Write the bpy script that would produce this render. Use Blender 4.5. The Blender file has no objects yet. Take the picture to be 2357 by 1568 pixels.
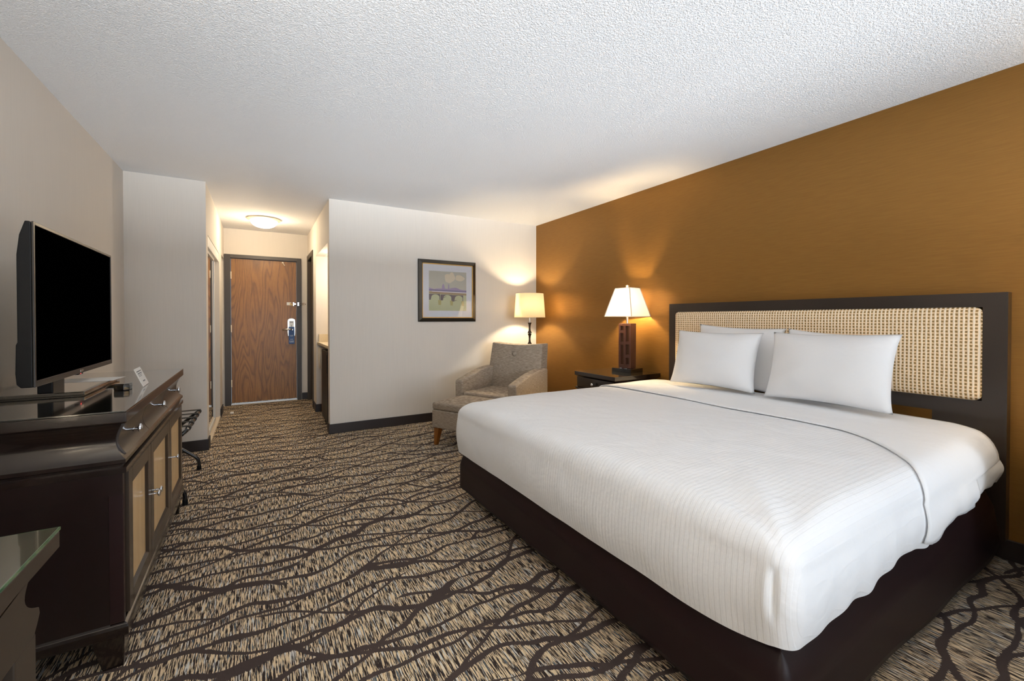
import bpy, bmesh, math, random
from mathutils import Vector, Matrix
random.seed(7)
D = bpy.data
sc = bpy.context.scene
C = sc.collection
PI = math.pi

# ------------------------------------------------------------------ camera
cam = D.objects.new('camera', D.cameras.new('camera'))
C.objects.link(cam)
cam.location = (0, 0, 1.1973)
cam.rotation_euler = (PI / 2 - 0.0106, 0, -0.5339)
cam.data.sensor_width = 36
cam.data.lens = 985.3 / 2357 * 36
cam.data.shift_y = -(784 - 744.4) / 2357
cam.data.clip_start = 0.02
sc.camera = cam

# ------------------------------------------------------------------ light
sc.view_settings.view_transform = 'Standard'
sc.view_settings.look = 'None'
sc.view_settings.gamma = 1
sc.view_settings.use_curve_mapping = False
sc.view_settings.exposure = 1.04
sc.cycles.use_denoising = True
sc.cycles.max_bounces = 10
sc.cycles.diffuse_bounces = 6
sc.cycles.sample_clamp_indirect = 6
sc.cycles.caustics_reflective = False
sc.cycles.caustics_refractive = False
w = D.worlds.new('world'); sc.world = w; w.use_nodes = True
w.node_tree.nodes['Background'].inputs[0].default_value = (0.75, 0.87, 1.0, 1)
w.node_tree.nodes['Background'].inputs[1].default_value = 0.5

WARM = (1.0, 0.72, 0.40)


def area(name, loc, rot, sx, sy, power, col):
    l = D.lights.new(name, 'AREA'); l.shape = 'RECTANGLE'; l.size = sx; l.size_y = sy
    l.energy = power; l.color = col
    o = D.objects.new(name, l); C.objects.link(o); o.location = loc; o.rotation_euler = rot
    return o


def point(name, loc, power, col=WARM, r=0.03, parent=None):
    l = D.lights.new(name, 'POINT'); l.energy = power; l.color = col; l.shadow_soft_size = r
    o = D.objects.new(name, l); C.objects.link(o); o.location = loc; o.parent = parent
    return o


# daylight entering through the big window behind the camera, plus an added fill
area('sky_daylight', (-1.0, -25.0, 3.4), (math.radians(86), 0, 0), 10.0, 4.0, 1200, (0.80, 0.90, 1.0))
area('ground_daylight', (1.0, -25.0, -5.6), (math.radians(104), 0, 0), 12.0, 3.5, 5600, (0.86, 0.93, 1.0))
area('near_ground_fill', (1.2, -8.0, -1.3), (math.radians(112), 0, 0), 8.0, 2.5, 350, (0.84, 0.92, 1.0))  # second low area light, added to balance the ceiling brightness
# added fill: area light at sill height, aimed up to brighten the ceiling
area('sill_ceiling_fill', (1.15, -1.25, .6), (math.radians(160), 0, 0), 3.2, .5, 19, (0.80, 0.90, 1.0))

# ------------------------------------------------------------------ materials


def nt(name):
    m = D.materials.new(name); m.use_nodes = True
    t = m.node_tree
    return m, t, t.nodes['Principled BSDF']


def N(t, typ, ins=None, **kw):
    n = t.nodes.new(typ)
    for k, v in kw.items():
        setattr(n, k, v)
    if ins:
        for k, v in ins.items():
            if isinstance(v, bpy.types.NodeSocket):
                t.links.new(v, n.inputs[k])
            else:
                n.inputs[k].default_value = v
    return n


def s2l(c):
    return tuple(((x / 255) / 12.92 if x <= 10 else ((x / 255 + .055) / 1.055) ** 2.4) for x in c) + (1,)


def M(name, rgb, rough=0.5, metal=0.0, var=0.06, vscale=8.0, bump=0.0, bscale=200.0, stretch=(1, 1, 1), spec=None, coat=0.0, ior=None, sheen=0.0):
    """procedural paint / wood / fabric: base colour with noise variation and optional bump"""
    m, t, b = nt(name)
    tc = N(t, 'ShaderNodeTexCoord')
    mp = N(t, 'ShaderNodeMapping', {'Vector': tc.outputs['Object'], 'Scale': stretch})
    n = N(t, 'ShaderNodeTexNoise', {'Vector': mp.outputs[0], 'Scale': vscale, 'Detail': 4.0})
    c = s2l(rgb)
    d = tuple(x * (1 - var) for x in c[:3]) + (1,); l = tuple(min(1, x * (1 + var)) for x in c[:3]) + (1,)
    mx = N(t, 'ShaderNodeMix', {0: n.outputs[0], 6: d, 7: l}, data_type='RGBA')
    t.links.new(mx.outputs[2], b.inputs['Base Color'])
    b.inputs['Roughness'].default_value = rough
    b.inputs['Metallic'].default_value = metal
    if spec is not None: b.inputs['Specular IOR Level'].default_value = spec
    if ior: b.inputs['IOR'].default_value = ior
    if coat: b.inputs['Coat Weight'].default_value = coat; b.inputs['Coat Roughness'].default_value = 0.08
    if sheen: b.inputs['Sheen Weight'].default_value = sheen
    if bump:
        n2 = N(t, 'ShaderNodeTexNoise', {'Vector': mp.outputs[0], 'Scale': bscale, 'Detail': 3.0})
        bp = N(t, 'ShaderNodeBump', {'Height': n2.outputs[0], 'Strength': bump, 'Distance': 0.004})
        t.links.new(bp.outputs[0], b.inputs['Normal'])
    return m


def emis(name, rgb, strength, base=(255, 255, 255)):
    m, t, b = nt(name)
    b.inputs['Base Color'].default_value = s2l(base)
    b.inputs['Emission Color'].default_value = s2l(rgb)
    b.inputs['Emission Strength'].default_value = strength
    return m


def math_(t, op, a, b=0.0, c=None):
    n = t.nodes.new('ShaderNodeMath'); n.operation = op
    for i, v in enumerate((a, b) if c is None else (a, b, c)):
        if isinstance(v, bpy.types.NodeSocket): t.links.new(v, n.inputs[i])
        else: n.inputs[i].default_value = v
    return n.outputs[0]


def mixc(t, f, a, b):
    n = N(t, 'ShaderNodeMix', {0: f, 6: a, 7: b}, data_type='RGBA')
    return n.outputs[2]


def ramp(t, f, stops, interp='LINEAR'):
    r = N(t, 'ShaderNodeValToRGB', {0: f}); r.color_ramp.interpolation = interp
    e = r.color_ramp.elements
    e[0].position, e[0].color = stops[0]
    e[1].position, e[1].color = stops[-1]
    for p, c in stops[1:-1]:
        x = e.new(p); x.color = c
    return r.outputs[0]


def sstep(t, x, a, b):
    n = N(t, 'ShaderNodeMapRange', {0: x, 1: a, 2: b, 3: 0.0, 4: 1.0}); n.interpolation_type = 'SMOOTHSTEP'
    return n.outputs[0]


def carpet_mat():
    m, t, b = nt('branch_pattern_carpet')
    tc = N(t, 'ShaderNodeTexCoord')
    P = tc.outputs['Object']
    # ragged edge wobble, like woven tufts
    nz = N(t, 'ShaderNodeTexNoise', {'Vector': N(t, 'ShaderNodeMapping', {'Vector': P, 'Scale': (190, 20, 1)}).outputs[0], 'Scale': 1.0, 'Detail': 2.0})
    rag = math_(t, 'MULTIPLY', math_(t, 'SUBTRACT', nz.outputs[0], 0.5), 0.016)
    sep = N(t, 'ShaderNodeSeparateXYZ', {0: P})
    X, Y = sep.outputs[0], math_(t, 'ADD', sep.outputs[1], rag)

    def wob(sx, sy, loc, amp):
        n = N(t, 'ShaderNodeTexNoise', {'Vector': N(t, 'ShaderNodeMapping', {'Vector': P, 'Scale': (sx, sy, 1), 'Location': loc}).outputs[0], 'Scale': 1.0, 'Detail': 1.0})
        return math_(t, 'MULTIPLY', math_(t, 'SUBTRACT', n.outputs[0], 0.5), amp)

    def fam(slope, wb, period, wb2):
        c = math_(t, 'ADD', math_(t, 'ADD', math_(t, 'MULTIPLY_ADD', X, slope, Y), wb), wb2)
        f = math_(t, 'FRACT', math_(t, 'DIVIDE', c, period))
        return math_(t, 'MULTIPLY', math_(t, 'ABSOLUTE', math_(t, 'SUBTRACT', f, 0.5)), period)

    d1 = fam(-0.06, wob(1.7, 1.3, (0, 0, 0), .40), .165, wob(4.5, 4, (1, 1, 0), .10))
    d2 = fam(0.40, wob(1.9, 1.6, (5, 2, 0), .40), .27, wob(4.5, 4, (8, 1, 0), .10))
    d3 = fam(-0.46, wob(1.8, 1.5, (11, 7, 0), .42), .31, wob(4.5, 4, (3, 9, 0), .10))
    # two of the families fade in and out so that branches start and stop
    g2 = math_(t, 'MULTIPLY', sstep(t, wob(1.6, 2.2, (21, 3, 0), 1.0), 0.09, 0.17), .03)
    g3 = math_(t, 'MULTIPLY', sstep(t, wob(1.6, 2.2, (2, 31, 0), 1.0), 0.09, 0.17), .03)
    d2 = math_(t, 'ADD', d2, g2); d3 = math_(t, 'ADD', d3, g3)
    dm = math_(t, 'SMOOTH_MIN', math_(t, 'SMOOTH_MIN', d1, d2, .012), d3, .012)
    e = math_(t, 'SUBTRACT', dm, 0.0115)
    line = sstep(t, e, 0.0015, -0.001)
    # fine streaks running with the room
    st = N(t, 'ShaderNodeTexNoise', {'Vector': N(t, 'ShaderNodeMapping', {'Vector': P, 'Scale': (250, 15, 1)}).outputs[0], 'Scale': 1.0, 'Detail': 2.5, 'Roughness': 0.6})
    st2 = N(t, 'ShaderNodeTexNoise', {'Vector': N(t, 'ShaderNodeMapping', {'Vector': P, 'Scale': (120, 8, 1), 'Location': (3, 9, 0)}).outputs[0], 'Scale': 1.0, 'Detail': 2.0})
    dark, tan, pale, blue = s2l((58, 49, 46)), s2l((228, 205, 170)), s2l((215, 213, 208)), s2l((90, 102, 112))
    k = sstep(t, st.outputs[0], 0.48, 0.53)
    light = mixc(t, sstep(t, st2.outputs[0], 0.55, 0.62), tan, pale)
    low = mixc(t, sstep(t, st2.outputs[0], 0.42, 0.36), dark, blue)
    field = mixc(t, k, low, light)
    col = mixc(t, line, field, s2l((77, 66, 63)))
    t.links.new(col, b.inputs['Base Color'])
    b.inputs['Roughness'].default_value = 0.95
    b.inputs['Specular IOR Level'].default_value = 0.1
    fz = N(t, 'ShaderNodeTexNoise', {'Vector': P, 'Scale': 420.0, 'Detail': 2.0})
    h = math_(t, 'ADD', fz.outputs[0], math_(t, 'MULTIPLY', k, 0.5))
    bp = N(t, 'ShaderNodeBump', {'Height': h, 'Strength': 0.5, 'Distance': 0.004})
    t.links.new(bp.outputs[0], b.inputs['Normal'])
    return m


def ceiling_mat():
    m, t, b = nt('textured_ceiling_paint')
    tc = N(t, 'ShaderNodeTexCoord')
    P = tc.outputs['Object']
    b.inputs['Base Color'].default_value = s2l((241, 241, 242))
    b.inputs['Roughness'].default_value = 0.9
    mp = N(t, 'ShaderNodeMapping', {'Vector': P, 'Scale': (1, 1, 1)})
    n = N(t, 'ShaderNodeTexNoise', {'Vector': mp.outputs[0], 'Scale': 120.0, 'Detail': 3.0, 'Roughness': 0.55, 'Distortion': 0.8})
    r = ramp(t, n.outputs[0], [(0.36, (0, 0, 0, 1)), (0.5, (.55, .55, .55, 1)), (0.62, (1, 1, 1, 1))])
    bp = N(t, 'ShaderNodeBump', {'Height': r, 'Strength': 0.65, 'Distance': 0.005})
    t.links.new(bp.outputs[0], b.inputs['Normal'])
    return m


def wallpaper_mat(name, rgb, thread, rough=0.7, var=0.05, horiz=True, bump=0.25, spec=0.3, metal=0.0):
    m, t, b = nt(name)
    tc = N(t, 'ShaderNodeTexCoord')
    P = tc.outputs['Object']
    sc1 = (9, 9, 260) if horiz else (150, 150, 4)
    n = N(t, 'ShaderNodeTexNoise', {'Vector': N(t, 'ShaderNodeMapping', {'Vector': P, 'Scale': sc1}).outputs[0], 'Scale': 1.0, 'Detail': 3.0})
    n2 = N(t, 'ShaderNodeTexNoise', {'Vector': P, 'Scale': 90.0, 'Detail': 2.0})
    c = s2l(rgb); c2 = s2l(thread)
    col = mixc(t, sstep(t, n.outputs[0], 0.35, 0.65), c, c2)
    t.links.new(col, b.inputs['Base Color'])
    b.inputs['Roughness'].default_value = rough
    b.inputs['Specular IOR Level'].default_value = spec
    b.inputs['Metallic'].default_value = metal
    h = math_(t, 'ADD', n.outputs[0], math_(t, 'MULTIPLY', n2.outputs[0], 0.5))
    bp = N(t, 'ShaderNodeBump', {'Height': h, 'Strength': bump, 'Distance': 0.002})
    t.links.new(bp.outputs[0], b.inputs['Normal'])
    return m


def wood_mat(name, c1, c2, rough=0.45, scale=1.0, axis='Z', coat=0.0, cath=True):
    m, t, b = nt(name)
    tc = N(t, 'ShaderNodeTexCoord')
    P = tc.outputs['Object']
    s = {'Z': (7, 7, 0.75), 'Y': (7, 0.8, 7), 'X': (0.8, 7, 7)}[axis]
    mp = N(t, 'ShaderNodeMapping', {'Vector': P, 'Scale': tuple(scale * q for q in s)})
    n = N(t, 'ShaderNodeTexNoise', {'Vector': mp.outputs[0], 'Scale': 1.0, 'Detail': 1.5, 'Roughness': 0.45})
    rings = math_(t, 'FRACT', math_(t, 'MULTIPLY', n.outputs[0], 16.0 if cath else 6.0))
    g = ramp(t, rings, [(0.0, (0.1, 0.1, 0.1, 1)), (0.55, (0.8, 0.8, 0.8, 1)), (0.9, (0.55, 0.55, 0.55, 1)), (1.0, (0.1, 0.1, 0.1, 1))])
    mf = N(t, 'ShaderNodeMapping', {'Vector': P, 'Scale': tuple(scale * q * 22 for q in s)})
    fn = N(t, 'ShaderNodeTexNoise', {'Vector': mf.outputs[0], 'Scale': 1.0, 'Detail': 3.0})
    f = math_(t, 'ADD', math_(t, 'MULTIPLY', g, 0.6), math_(t, 'MULTIPLY', fn.outputs[0], 0.5))
    col = mixc(t, f, s2l(c2), s2l(c1))
    t.links.new(col, b.inputs['Base Color'])
    b.inputs['Roughness'].default_value = rough
    if coat: b.inputs['Coat Weight'].default_value = coat
    return m


def cane_mat():
    m, t, b = nt('woven_cane_fabric')
    tc = N(t, 'ShaderNodeTexCoord')
    sep = N(t, 'ShaderNodeSeparateXYZ', {0: tc.outputs['Object']})
    nn = N(t, 'ShaderNodeTexNoise', {'Vector': tc.outputs['Object'], 'Scale': 60.0, 'Detail': 2.0})
    wob = math_(t, 'MULTIPLY', math_(t, 'SUBTRACT', nn.outputs[0], 0.5), 0.006)

    def cell(s):
        f = math_(t, 'FRACT', math_(t, 'DIVIDE', math_(t, 'ADD', s, wob), 0.0178))
        return math_(t, 'ABSOLUTE', math_(t, 'SUBTRACT', f, 0.5))
    a = cell(sep.outputs[1]); z = cell(sep.outputs[2])
    ha = sstep(t, a, 0.255, 0.215); hz = sstep(t, z, 0.33, 0.28)
    hole = math_(t, 'MULTIPLY', ha, hz)
    # raised strands between the holes
    strand = sstep(t, a, 0.20, 0.48)
    base = mixc(t, strand, s2l((246, 214, 170)), s2l((250, 234, 210)))
    col = mixc(t, hole, base, s2l((150, 118, 68)))
    t.links.new(col, b.inputs['Base Color'])
    b.inputs['Roughness'].default_value = 0.75
    h = math_(t, 'SUBTRACT', math_(t, 'MULTIPLY', strand, 0.4), hole)
    bp = N(t, 'ShaderNodeBump', {'Height': h, 'Strength': 0.7, 'Distance': 0.003})
    t.links.new(bp.outputs[0], b.inputs['Normal'])
    return m


def linen_mat(name, rgb=(234, 235, 237), stripes=False, bump=0.15):
    m, t, b = nt(name)
    tc = N(t, 'ShaderNodeTexCoord'); P = tc.outputs['Object']
    b.inputs['Base Color'].default_value = s2l(rgb)
    b.inputs['Roughness'].default_value = 0.85
    b.inputs['Sheen Weight'].default_value = 0.15
    b.inputs['Specular IOR Level'].default_value = 0.25
    soft = N(t, 'ShaderNodeTexNoise', {'Vector': P, 'Scale': 5.0, 'Detail': 3.0, 'Distortion': 0.5})
    fine = N(t, 'ShaderNodeTexNoise', {'Vector': P, 'Scale': 60.0, 'Detail': 2.0})
    h = math_(t, 'ADD', math_(t, 'MULTIPLY', soft.outputs[0], 1.6), math_(t, 'MULTIPLY', fine.outputs[0], 0.12))
    if stripes:
        sep = N(t, 'ShaderNodeSeparateXYZ', {0: P})
        sn = math_(t, 'SINE', math_(t, 'MULTIPLY', sep.outputs[1], 2 * PI / 0.017))
        sat = math_(t, 'MULTIPLY', sstep(t, sn, -0.25, 0.25), 0.10)
        h = math_(t, 'ADD', h, sat)
        rr = math_(t, 'MULTIPLY_ADD', sstep(t, sn, -0.25, 0.25), 0.3, 0.55)
        t.links.new(rr, b.inputs['Roughness'])
    bp = N(t, 'ShaderNodeBump', {'Height': h, 'Strength': bump, 'Distance': 0.02})
    t.links.new(bp.outputs[0], b.inputs['Normal'])
    return m


def upholstery_mat():
    m, t, b = nt('grey_brown_ribbed_upholstery')
    tc = N(t, 'ShaderNodeTexCoord'); P = tc.outputs['Object']
    n = N(t, 'ShaderNodeTexNoise', {'Vector': N(t, 'ShaderNodeMapping', {'Vector': P, 'Scale': (26, 26, 330)}).outputs[0], 'Scale': 1.0, 'Detail': 3.0})
    k = sstep(t, n.outputs[0], 0.38, 0.62)
    t.links.new(mixc(t, k, s2l((140, 127, 112)), s2l((176, 162, 146))), b.inputs['Base Color'])
    b.inputs['Roughness'].default_value = 0.85
    bp = N(t, 'ShaderNodeBump', {'Height': n.outputs[0], 'Strength': 0.35, 'Distance': 0.003})
    t.links.new(bp.outputs[0], b.inputs['Normal'])
    return m


def shade_mat(name, rgb, trans=0.5):
    m, t, b = nt(name)
    out = t.nodes['Material Output']
    t.nodes.remove(b)
    tc = N(t, 'ShaderNodeTexCoord')
    n = N(t, 'ShaderNodeTexNoise', {'Vector': tc.outputs['Object'], 'Scale': 300.0})
    col = mixc(t, math_(t, 'MULTIPLY', n.outputs[0], 0.12), s2l(rgb), (0.6, 0.55, 0.48, 1))
    a = N(t, 'ShaderNodeBsdfDiffuse', {0: col}); c = N(t, 'ShaderNodeBsdfTranslucent', {0: col})
    x = N(t, 'ShaderNodeMixShader', {0: trans, 1: a.outputs[0], 2: c.outputs[0]})
    t.links.new(x.outputs[0], out.inputs[0])
    return m


def glass_pane_mat(name, fac_ior=1.5, tint=(1, 1, 1, 1)):
    m, t, b = nt(name)
    out = t.nodes['Material Output']; t.nodes.remove(b)
    tr = N(t, 'ShaderNodeBsdfTransparent', {0: tint}); g = N(t, 'ShaderNodeBsdfGlossy', {0: (1, 1, 1, 1), 1: 0.01})
    f = N(t, 'ShaderNodeFresnel', {0: fac_ior})
    x = N(t, 'ShaderNodeMixShader', {0: f.outputs[0], 1: tr.outputs[0], 2: g.outputs[0]})
    t.links.new(x.outputs[0], out.inputs[0])
    return m


MT = {
    'carpet': carpet_mat(),
    'ceiling': ceiling_mat(),
    'brown_wall': wallpaper_mat('brown_thread_wallpaper', (143, 102, 46), (150, 108, 50), rough=0.4, bump=0.12, spec=0.5, metal=0.55),
    'beige_wall': wallpaper_mat('beige_linen_wallpaper', (215, 208, 199), (217, 210, 201), rough=0.75, horiz=False, bump=0.02, spec=0.25),
    'espresso': M('espresso_wood', (28, 17, 13), 0.27, var=0.12, vscale=3, stretch=(8, 1, 1), coat=0.5),
    'espresso_side': M('espresso_side_panel', (27, 14, 13), 0.3, var=0.12, vscale=3, stretch=(1, 1, 6), coat=0.3),
    'gunmetal': M('dark_bronze_wood', (62, 50, 40), 0.33, var=0.1, vscale=3, coat=0.3),
    'headboard': M('dark_headboard_wood', (46, 36, 29), 0.34, var=0.08, vscale=3, coat=0.2),
    'darkglass': M('smoked_glass_top', (36, 34, 28), 0.03, var=0.02, coat=1.0, ior=1.7),
    'baseboard': M('dark_vinyl_baseboard', (40, 31, 29), 0.45, var=0.05),
    'maple': wood_mat('maple_door_panel', (240, 208, 160), (222, 186, 134), rough=0.25, scale=1.0, cath=False),
    'door': wood_mat('walnut_entry_door', (166, 114, 54), (76, 46, 25), rough=0.4, scale=0.9),
    'doorframe': M('charcoal_door_frame', (64, 58, 54), 0.45, var=0.05),
    'bathdoor': M('dark_brown_bath_door', (62, 50, 36), 0.45, var=0.08),
    'chrome': M('polished_chrome', (215, 215, 218), 0.12, metal=1.0, var=0.02),
    'satin': M('satin_nickel', (200, 196, 190), 0.28, metal=1.0, var=0.03),
    'white_paint': M('white_enamel', (228, 228, 226), 0.35, var=0.02),
    'cream': M('cream_enamel', (226, 212, 190), 0.45, var=0.03),
    'mirror': M('mirror_silver', (225, 225, 225), 0.01, metal=1.0, var=0.0),
    'black_plastic': M('black_plastic', (17, 17, 18), 0.4, var=0.05, spec=0.2),
    'screen': M('black_screen', (1, 1, 1), 0.9, var=0.0, spec=0.0, ior=1.0),
    'gloss_black': M('gloss_black', (14, 14, 15), 0.05, var=0.02, coat=1.0),
    'bronze_glossy': M('gloss_bronze', (86, 78, 66), 0.08, var=0.02, metal=0.6, coat=1.0),
    'paper': M('white_paper', (232, 230, 226), 0.8, var=0.02),
    'ink': M('grey_ink', (120, 122, 128), 0.8, var=0.0),
    'cane': cane_mat(),
    'comforter': linen_mat('white_striped_duvet', stripes=True, bump=0.34),
    'sheet': linen_mat('white_sheet_cotton', bump=0.2),
    'pillow': linen_mat('white_pillow_cotton', (230, 230, 231), bump=0.2),
    'mattress': linen_mat('white_fitted_sheet', bump=0.25),
    'skirt': M('dark_plum_satin', (30, 15, 17), 0.45, var=0.1, vscale=2, spec=0.3),
    'upholstery': upholstery_mat(),
    'amber_wood': wood_mat('amber_leg_wood', (150, 92, 32), (112, 64, 20), rough=0.35, cath=False),
    'lamp_wood': M('reddish_brown_lamp_wood', (84, 54, 44), 0.35, var=0.1, vscale=6, stretch=(1, 1, .2)),
    'bronze': M('oiled_bronze', (66, 54, 40), 0.3, metal=0.7, var=0.1),
    'shade_white': shade_mat('white_lamp_shade', (253, 251, 249), 0.64),
    'shade_cream': shade_mat('cream_lamp_shade', (252, 243, 222), 0.66),
    'shade_trim': M('shade_edge_trim', (225, 215, 205), 0.8, var=0.02),
    'bulb': emis('lit_bulb', (255, 225, 180), 6.0),
    'dome': emis('lit_frosted_dome', (255, 240, 215), 7.5),
    'nickel_rim': M('cream_lamp_rim', (226, 210, 180), 0.4, var=0.02),
    'counter': M('speckled_laminate_counter', (206, 190, 160), 0.3, var=0.25, vscale=90),
    'blue_tag': M('blue_door_tag', (48, 84, 140), 0.5, var=0.08),
    'yellow': M('yellow_label', (214, 170, 50), 0.5, var=0.02),
    'frame_black': M('black_picture_frame', (30, 27, 22), 0.25, var=0.05, coat=0.4),
    'gold': M('gold_fillet', (200, 160, 90), 0.35, metal=0.6, var=0.05),
    'matboard': M('pale_mat_board', (238, 235, 238), 0.85, var=0.02),
    'pane': glass_pane_mat('clear_picture_glass', 1.5),
    'window_pane': glass_pane_mat('window_glass', 1.5),
    'green_glass': M('green_edged_glass', (70, 120, 84), 0.06, var=0.1, coat=1.0),
    'grey_glass': M('desk_glass_top', (78, 74, 62), 0.03, var=0.02, coat=1.0, ior=1.7),
    'taupe_wood': M('taupe_brown_desk_wood', (62, 52, 43), 0.4, var=0.1, vscale=3, coat=0.1),
    'strap': M('woven_rack_strap', (30, 27, 22), 0.7, var=0.2, vscale=50),
    'rack_metal': M('black_rack_metal', (20, 22, 26), 0.25, var=0.05, coat=0.6),
    'red_led': emis('red_standby_light', (255, 30, 40), 3.0),
    'closet_inside': M('closet_beige_paint', (190, 178, 160), 0.8, var=0.03),  # even beige, a little darker than the room walls
}

# ------------------------------------------------------------------ geometry helpers


def bx(bm, x0, x1, y0, y1, z0, z1, bev=0.0, mi=0, seg=2, mat=None):
    vs = [bm.verts.new(p) for p in ((x0, y0, z0), (x1, y0, z0), (x1, y1, z0), (x0, y1, z0), (x0, y0, z1), (x1, y0, z1), (x1, y1, z1), (x0, y1, z1))]
    if mat is not None:
        for v in vs: v.co = mat @ v.co
    fs = [bm.faces.new([vs[i] for i in q]) for q in ((3, 2, 1, 0), (4, 5, 6, 7), (0, 1, 5, 4), (1, 2, 6, 5), (2, 3, 7, 6), (3, 0, 4, 7))]
    for f in fs: f.material_index = mi
    if bev:
        es = list({e for f in fs for e in f.edges})
        bmesh.ops.bevel(bm, geom=es, offset=bev, segments=seg, affect='EDGES', profile=0.5, material=-1)
    return fs


def prism(bm, poly, a0, a1, axis='Y', mi=0):
    """poly: list of 2-D points; axis Y: points are (x,z); axis X: (y,z); axis Z: (x,y)"""
    def mk(p, a):
        return {'Y': (p[0], a, p[1]), 'X': (a, p[0], p[1]), 'Z': (p[0], p[1], a)}[axis]
    A = [bm.verts.new(mk(p, a0)) for p in poly]; B = [bm.verts.new(mk(p, a1)) for p in poly]
    n = len(poly); fs = []
    fs.append(bm.faces.new(A)); fs.append(bm.faces.new(B[::-1]))
    for i in range(n):
        j = (i + 1) % n
        fs.append(bm.faces.new((A[j], A[i], B[i], B[j])))
    for f in fs: f.material_index = mi
    return fs


def lathe(bm, prof, cx=0, cy=0, n=40, mi=0, cap=True):
    rings = []
    for r, z in prof:
        rings.append([bm.verts.new((cx + max(r, 1e-4) * math.cos(2 * PI * k / n), cy + max(r, 1e-4) * math.sin(2 * PI * k / n), z)) for k in range(n)])
    for a, b in zip(rings, rings[1:]):
        for k in range(n):
            f = bm.faces.new((a[k], a[(k + 1) % n], b[(k + 1) % n], b[k])); f.material_index = mi
    if cap:
        f = bm.faces.new(rings[0][::-1]); f.material_index = mi
        f = bm.faces.new(rings[-1]); f.material_index = mi
    return rings


def tube(bm, pts, r, n=12, mi=0):
    pts = [Vector(p) for p in pts]
    rad = r if isinstance(r, (list, tuple)) else [r] * len(pts)
    t0 = (pts[1] - pts[0]).normalized()
    nrm = t0.orthogonal().normalized()
    rings = []
    for i, p in enumerate(pts):
        if i == 0: t = t0
        elif i == len(pts) - 1: t = (pts[i] - pts[i - 1]).normalized()
        else: t = ((pts[i + 1] - pts[i]).normalized() + (pts[i] - pts[i - 1]).normalized()).normalized()
        nrm = (nrm - t * nrm.dot(t)).normalized(); bi = t.cross(nrm)
        rings.append([bm.verts.new(p + (nrm * math.cos(2 * PI * k / n) + bi * math.sin(2 * PI * k / n)) * rad[i]) for k in range(n)])
    for a, b in zip(rings, rings[1:]):
        for k in range(n):
            f = bm.faces.new((a[k], a[(k + 1) % n], b[(k + 1) % n], b[k])); f.material_index = mi; f.smooth = True
    bm.faces.new(rings[0][::-1]).material_index = mi; bm.faces.new(rings[-1]).material_index = mi


def bend(pts, rad=0.05, n=6):
    """round the corners of a polyline"""
    pts = [Vector(p) for p in pts]; out = [pts[0]]
    for a, b, c in zip(pts, pts[1:], pts[2:]):
        u = (a - b); v = (c - b); r = min(rad, u.length * .45, v.length * .45)
        p0 = b + u.normalized() * r; p1 = b + v.normalized() * r
        for k in range(n + 1):
            s = k / n
            out.append(p0 * (1 - s) ** 2 + b * 2 * s * (1 - s) + p1 * s * s)
    out.append(pts[-1]); return out


def rings_box(bm, x0, x1, y0, y1, prof, mi=0, cap=True):
    """stack of rectangles inset by d on all four sides at height z: mitred mouldings"""
    R = []
    for d, z in prof:
        R.append([bm.verts.new(p) for p in ((x0 + d, y0 + d, z), (x1 - d, y0 + d, z), (x1 - d, y1 - d, z), (x0 + d, y1 - d, z))])
    for a, b in zip(R, R[1:]):
        for k in range(4):
            bm.faces.new((a[k], a[(k + 1) % 4], b[(k + 1) % 4], b[k])).material_index = mi
    if cap:
        bm.faces.new(R[0][::-1]); bm.faces.new(R[-1])
    return R


def obj(name, bm, mat, parent=None, smooth=False, bevel=0.0, seg=3, wn=False, solid=0.0, sub=0, loc=None, angle=None):
    bmesh.ops.recalc_face_normals(bm, faces=bm.faces[:]) if smooth != 'raw' else None
    me = D.meshes.new(name)
    if smooth:
        for f in bm.faces: f.smooth = True
    bm.to_mesh(me); bm.free()
    mats = mat if isinstance(mat, (list, tuple)) else [mat]
    for m in mats: me.materials.append(MT[m] if isinstance(m, str) else m)
    o = D.objects.new(name, me); C.objects.link(o)
    if parent is not None: o.parent = parent
    if loc: o.location = loc
    if angle is not None:
        # split normals at sharp edges
        me.set_sharp_from_angle(angle=math.radians(angle))
    if solid:
        s = o.modifiers.new('thickness', 'SOLIDIFY'); s.thickness = solid; s.offset = -1
    if bevel:
        b = o.modifiers.new('bevel', 'BEVEL'); b.width = bevel; b.segments = seg; b.limit_method = 'ANGLE'; b.angle_limit = math.radians(35)
    if sub:
        s = o.modifiers.new('sub', 'SUBSURF'); s.levels = sub; s.render_levels = sub
    if wn:
        o.modifiers.new('wn', 'WEIGHTED_NORMAL')
    return o


def thing(name, label, cat, loc=(0, 0, 0), rotz=0.0, group=None):
    o = D.objects.new(name, None); C.objects.link(o)
    o.empty_display_size = 0.1
    o.location = loc; o.rotation_euler = (0, 0, rotz); o['label'] = label; o['category'] = cat
    if group: o['group'] = group
    return o


def tag(o, label, cat, group=None):
    o['label'] = label; o['category'] = cat
    if group: o['group'] = group
    return o


def struct(name, bm, mat, parent=None, **kw):
    o = obj(name, bm, mat, parent, **kw)
    if parent is None: o['kind'] = 'structure'
    return o


def dup(root, loc, rotz, label, group=None):
    r = root.copy(); C.objects.link(r); r.location = loc; r.rotation_euler = (0, 0, rotz); r['label'] = label
    if group: r['group'] = group
    for ch in list(root.children):
        c = ch.copy(); C.objects.link(c); c.parent = r
        for g in ch.children:
            d = g.copy(); C.objects.link(d); d.parent = c
    return r


def B():
    return bmesh.new()


def hnoise(x, y, z=0.0):
    from mathutils import noise
    return noise.noise(Vector((x, y, z)))


# ------------------------------------------------------------------ room
H = 2.44
XL, XR, YB, YBL, XA, XB, YD, YF = -0.976, 3.203, 4.782, 4.765, -0.41, 0.63, 7.05, -1.6

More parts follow.
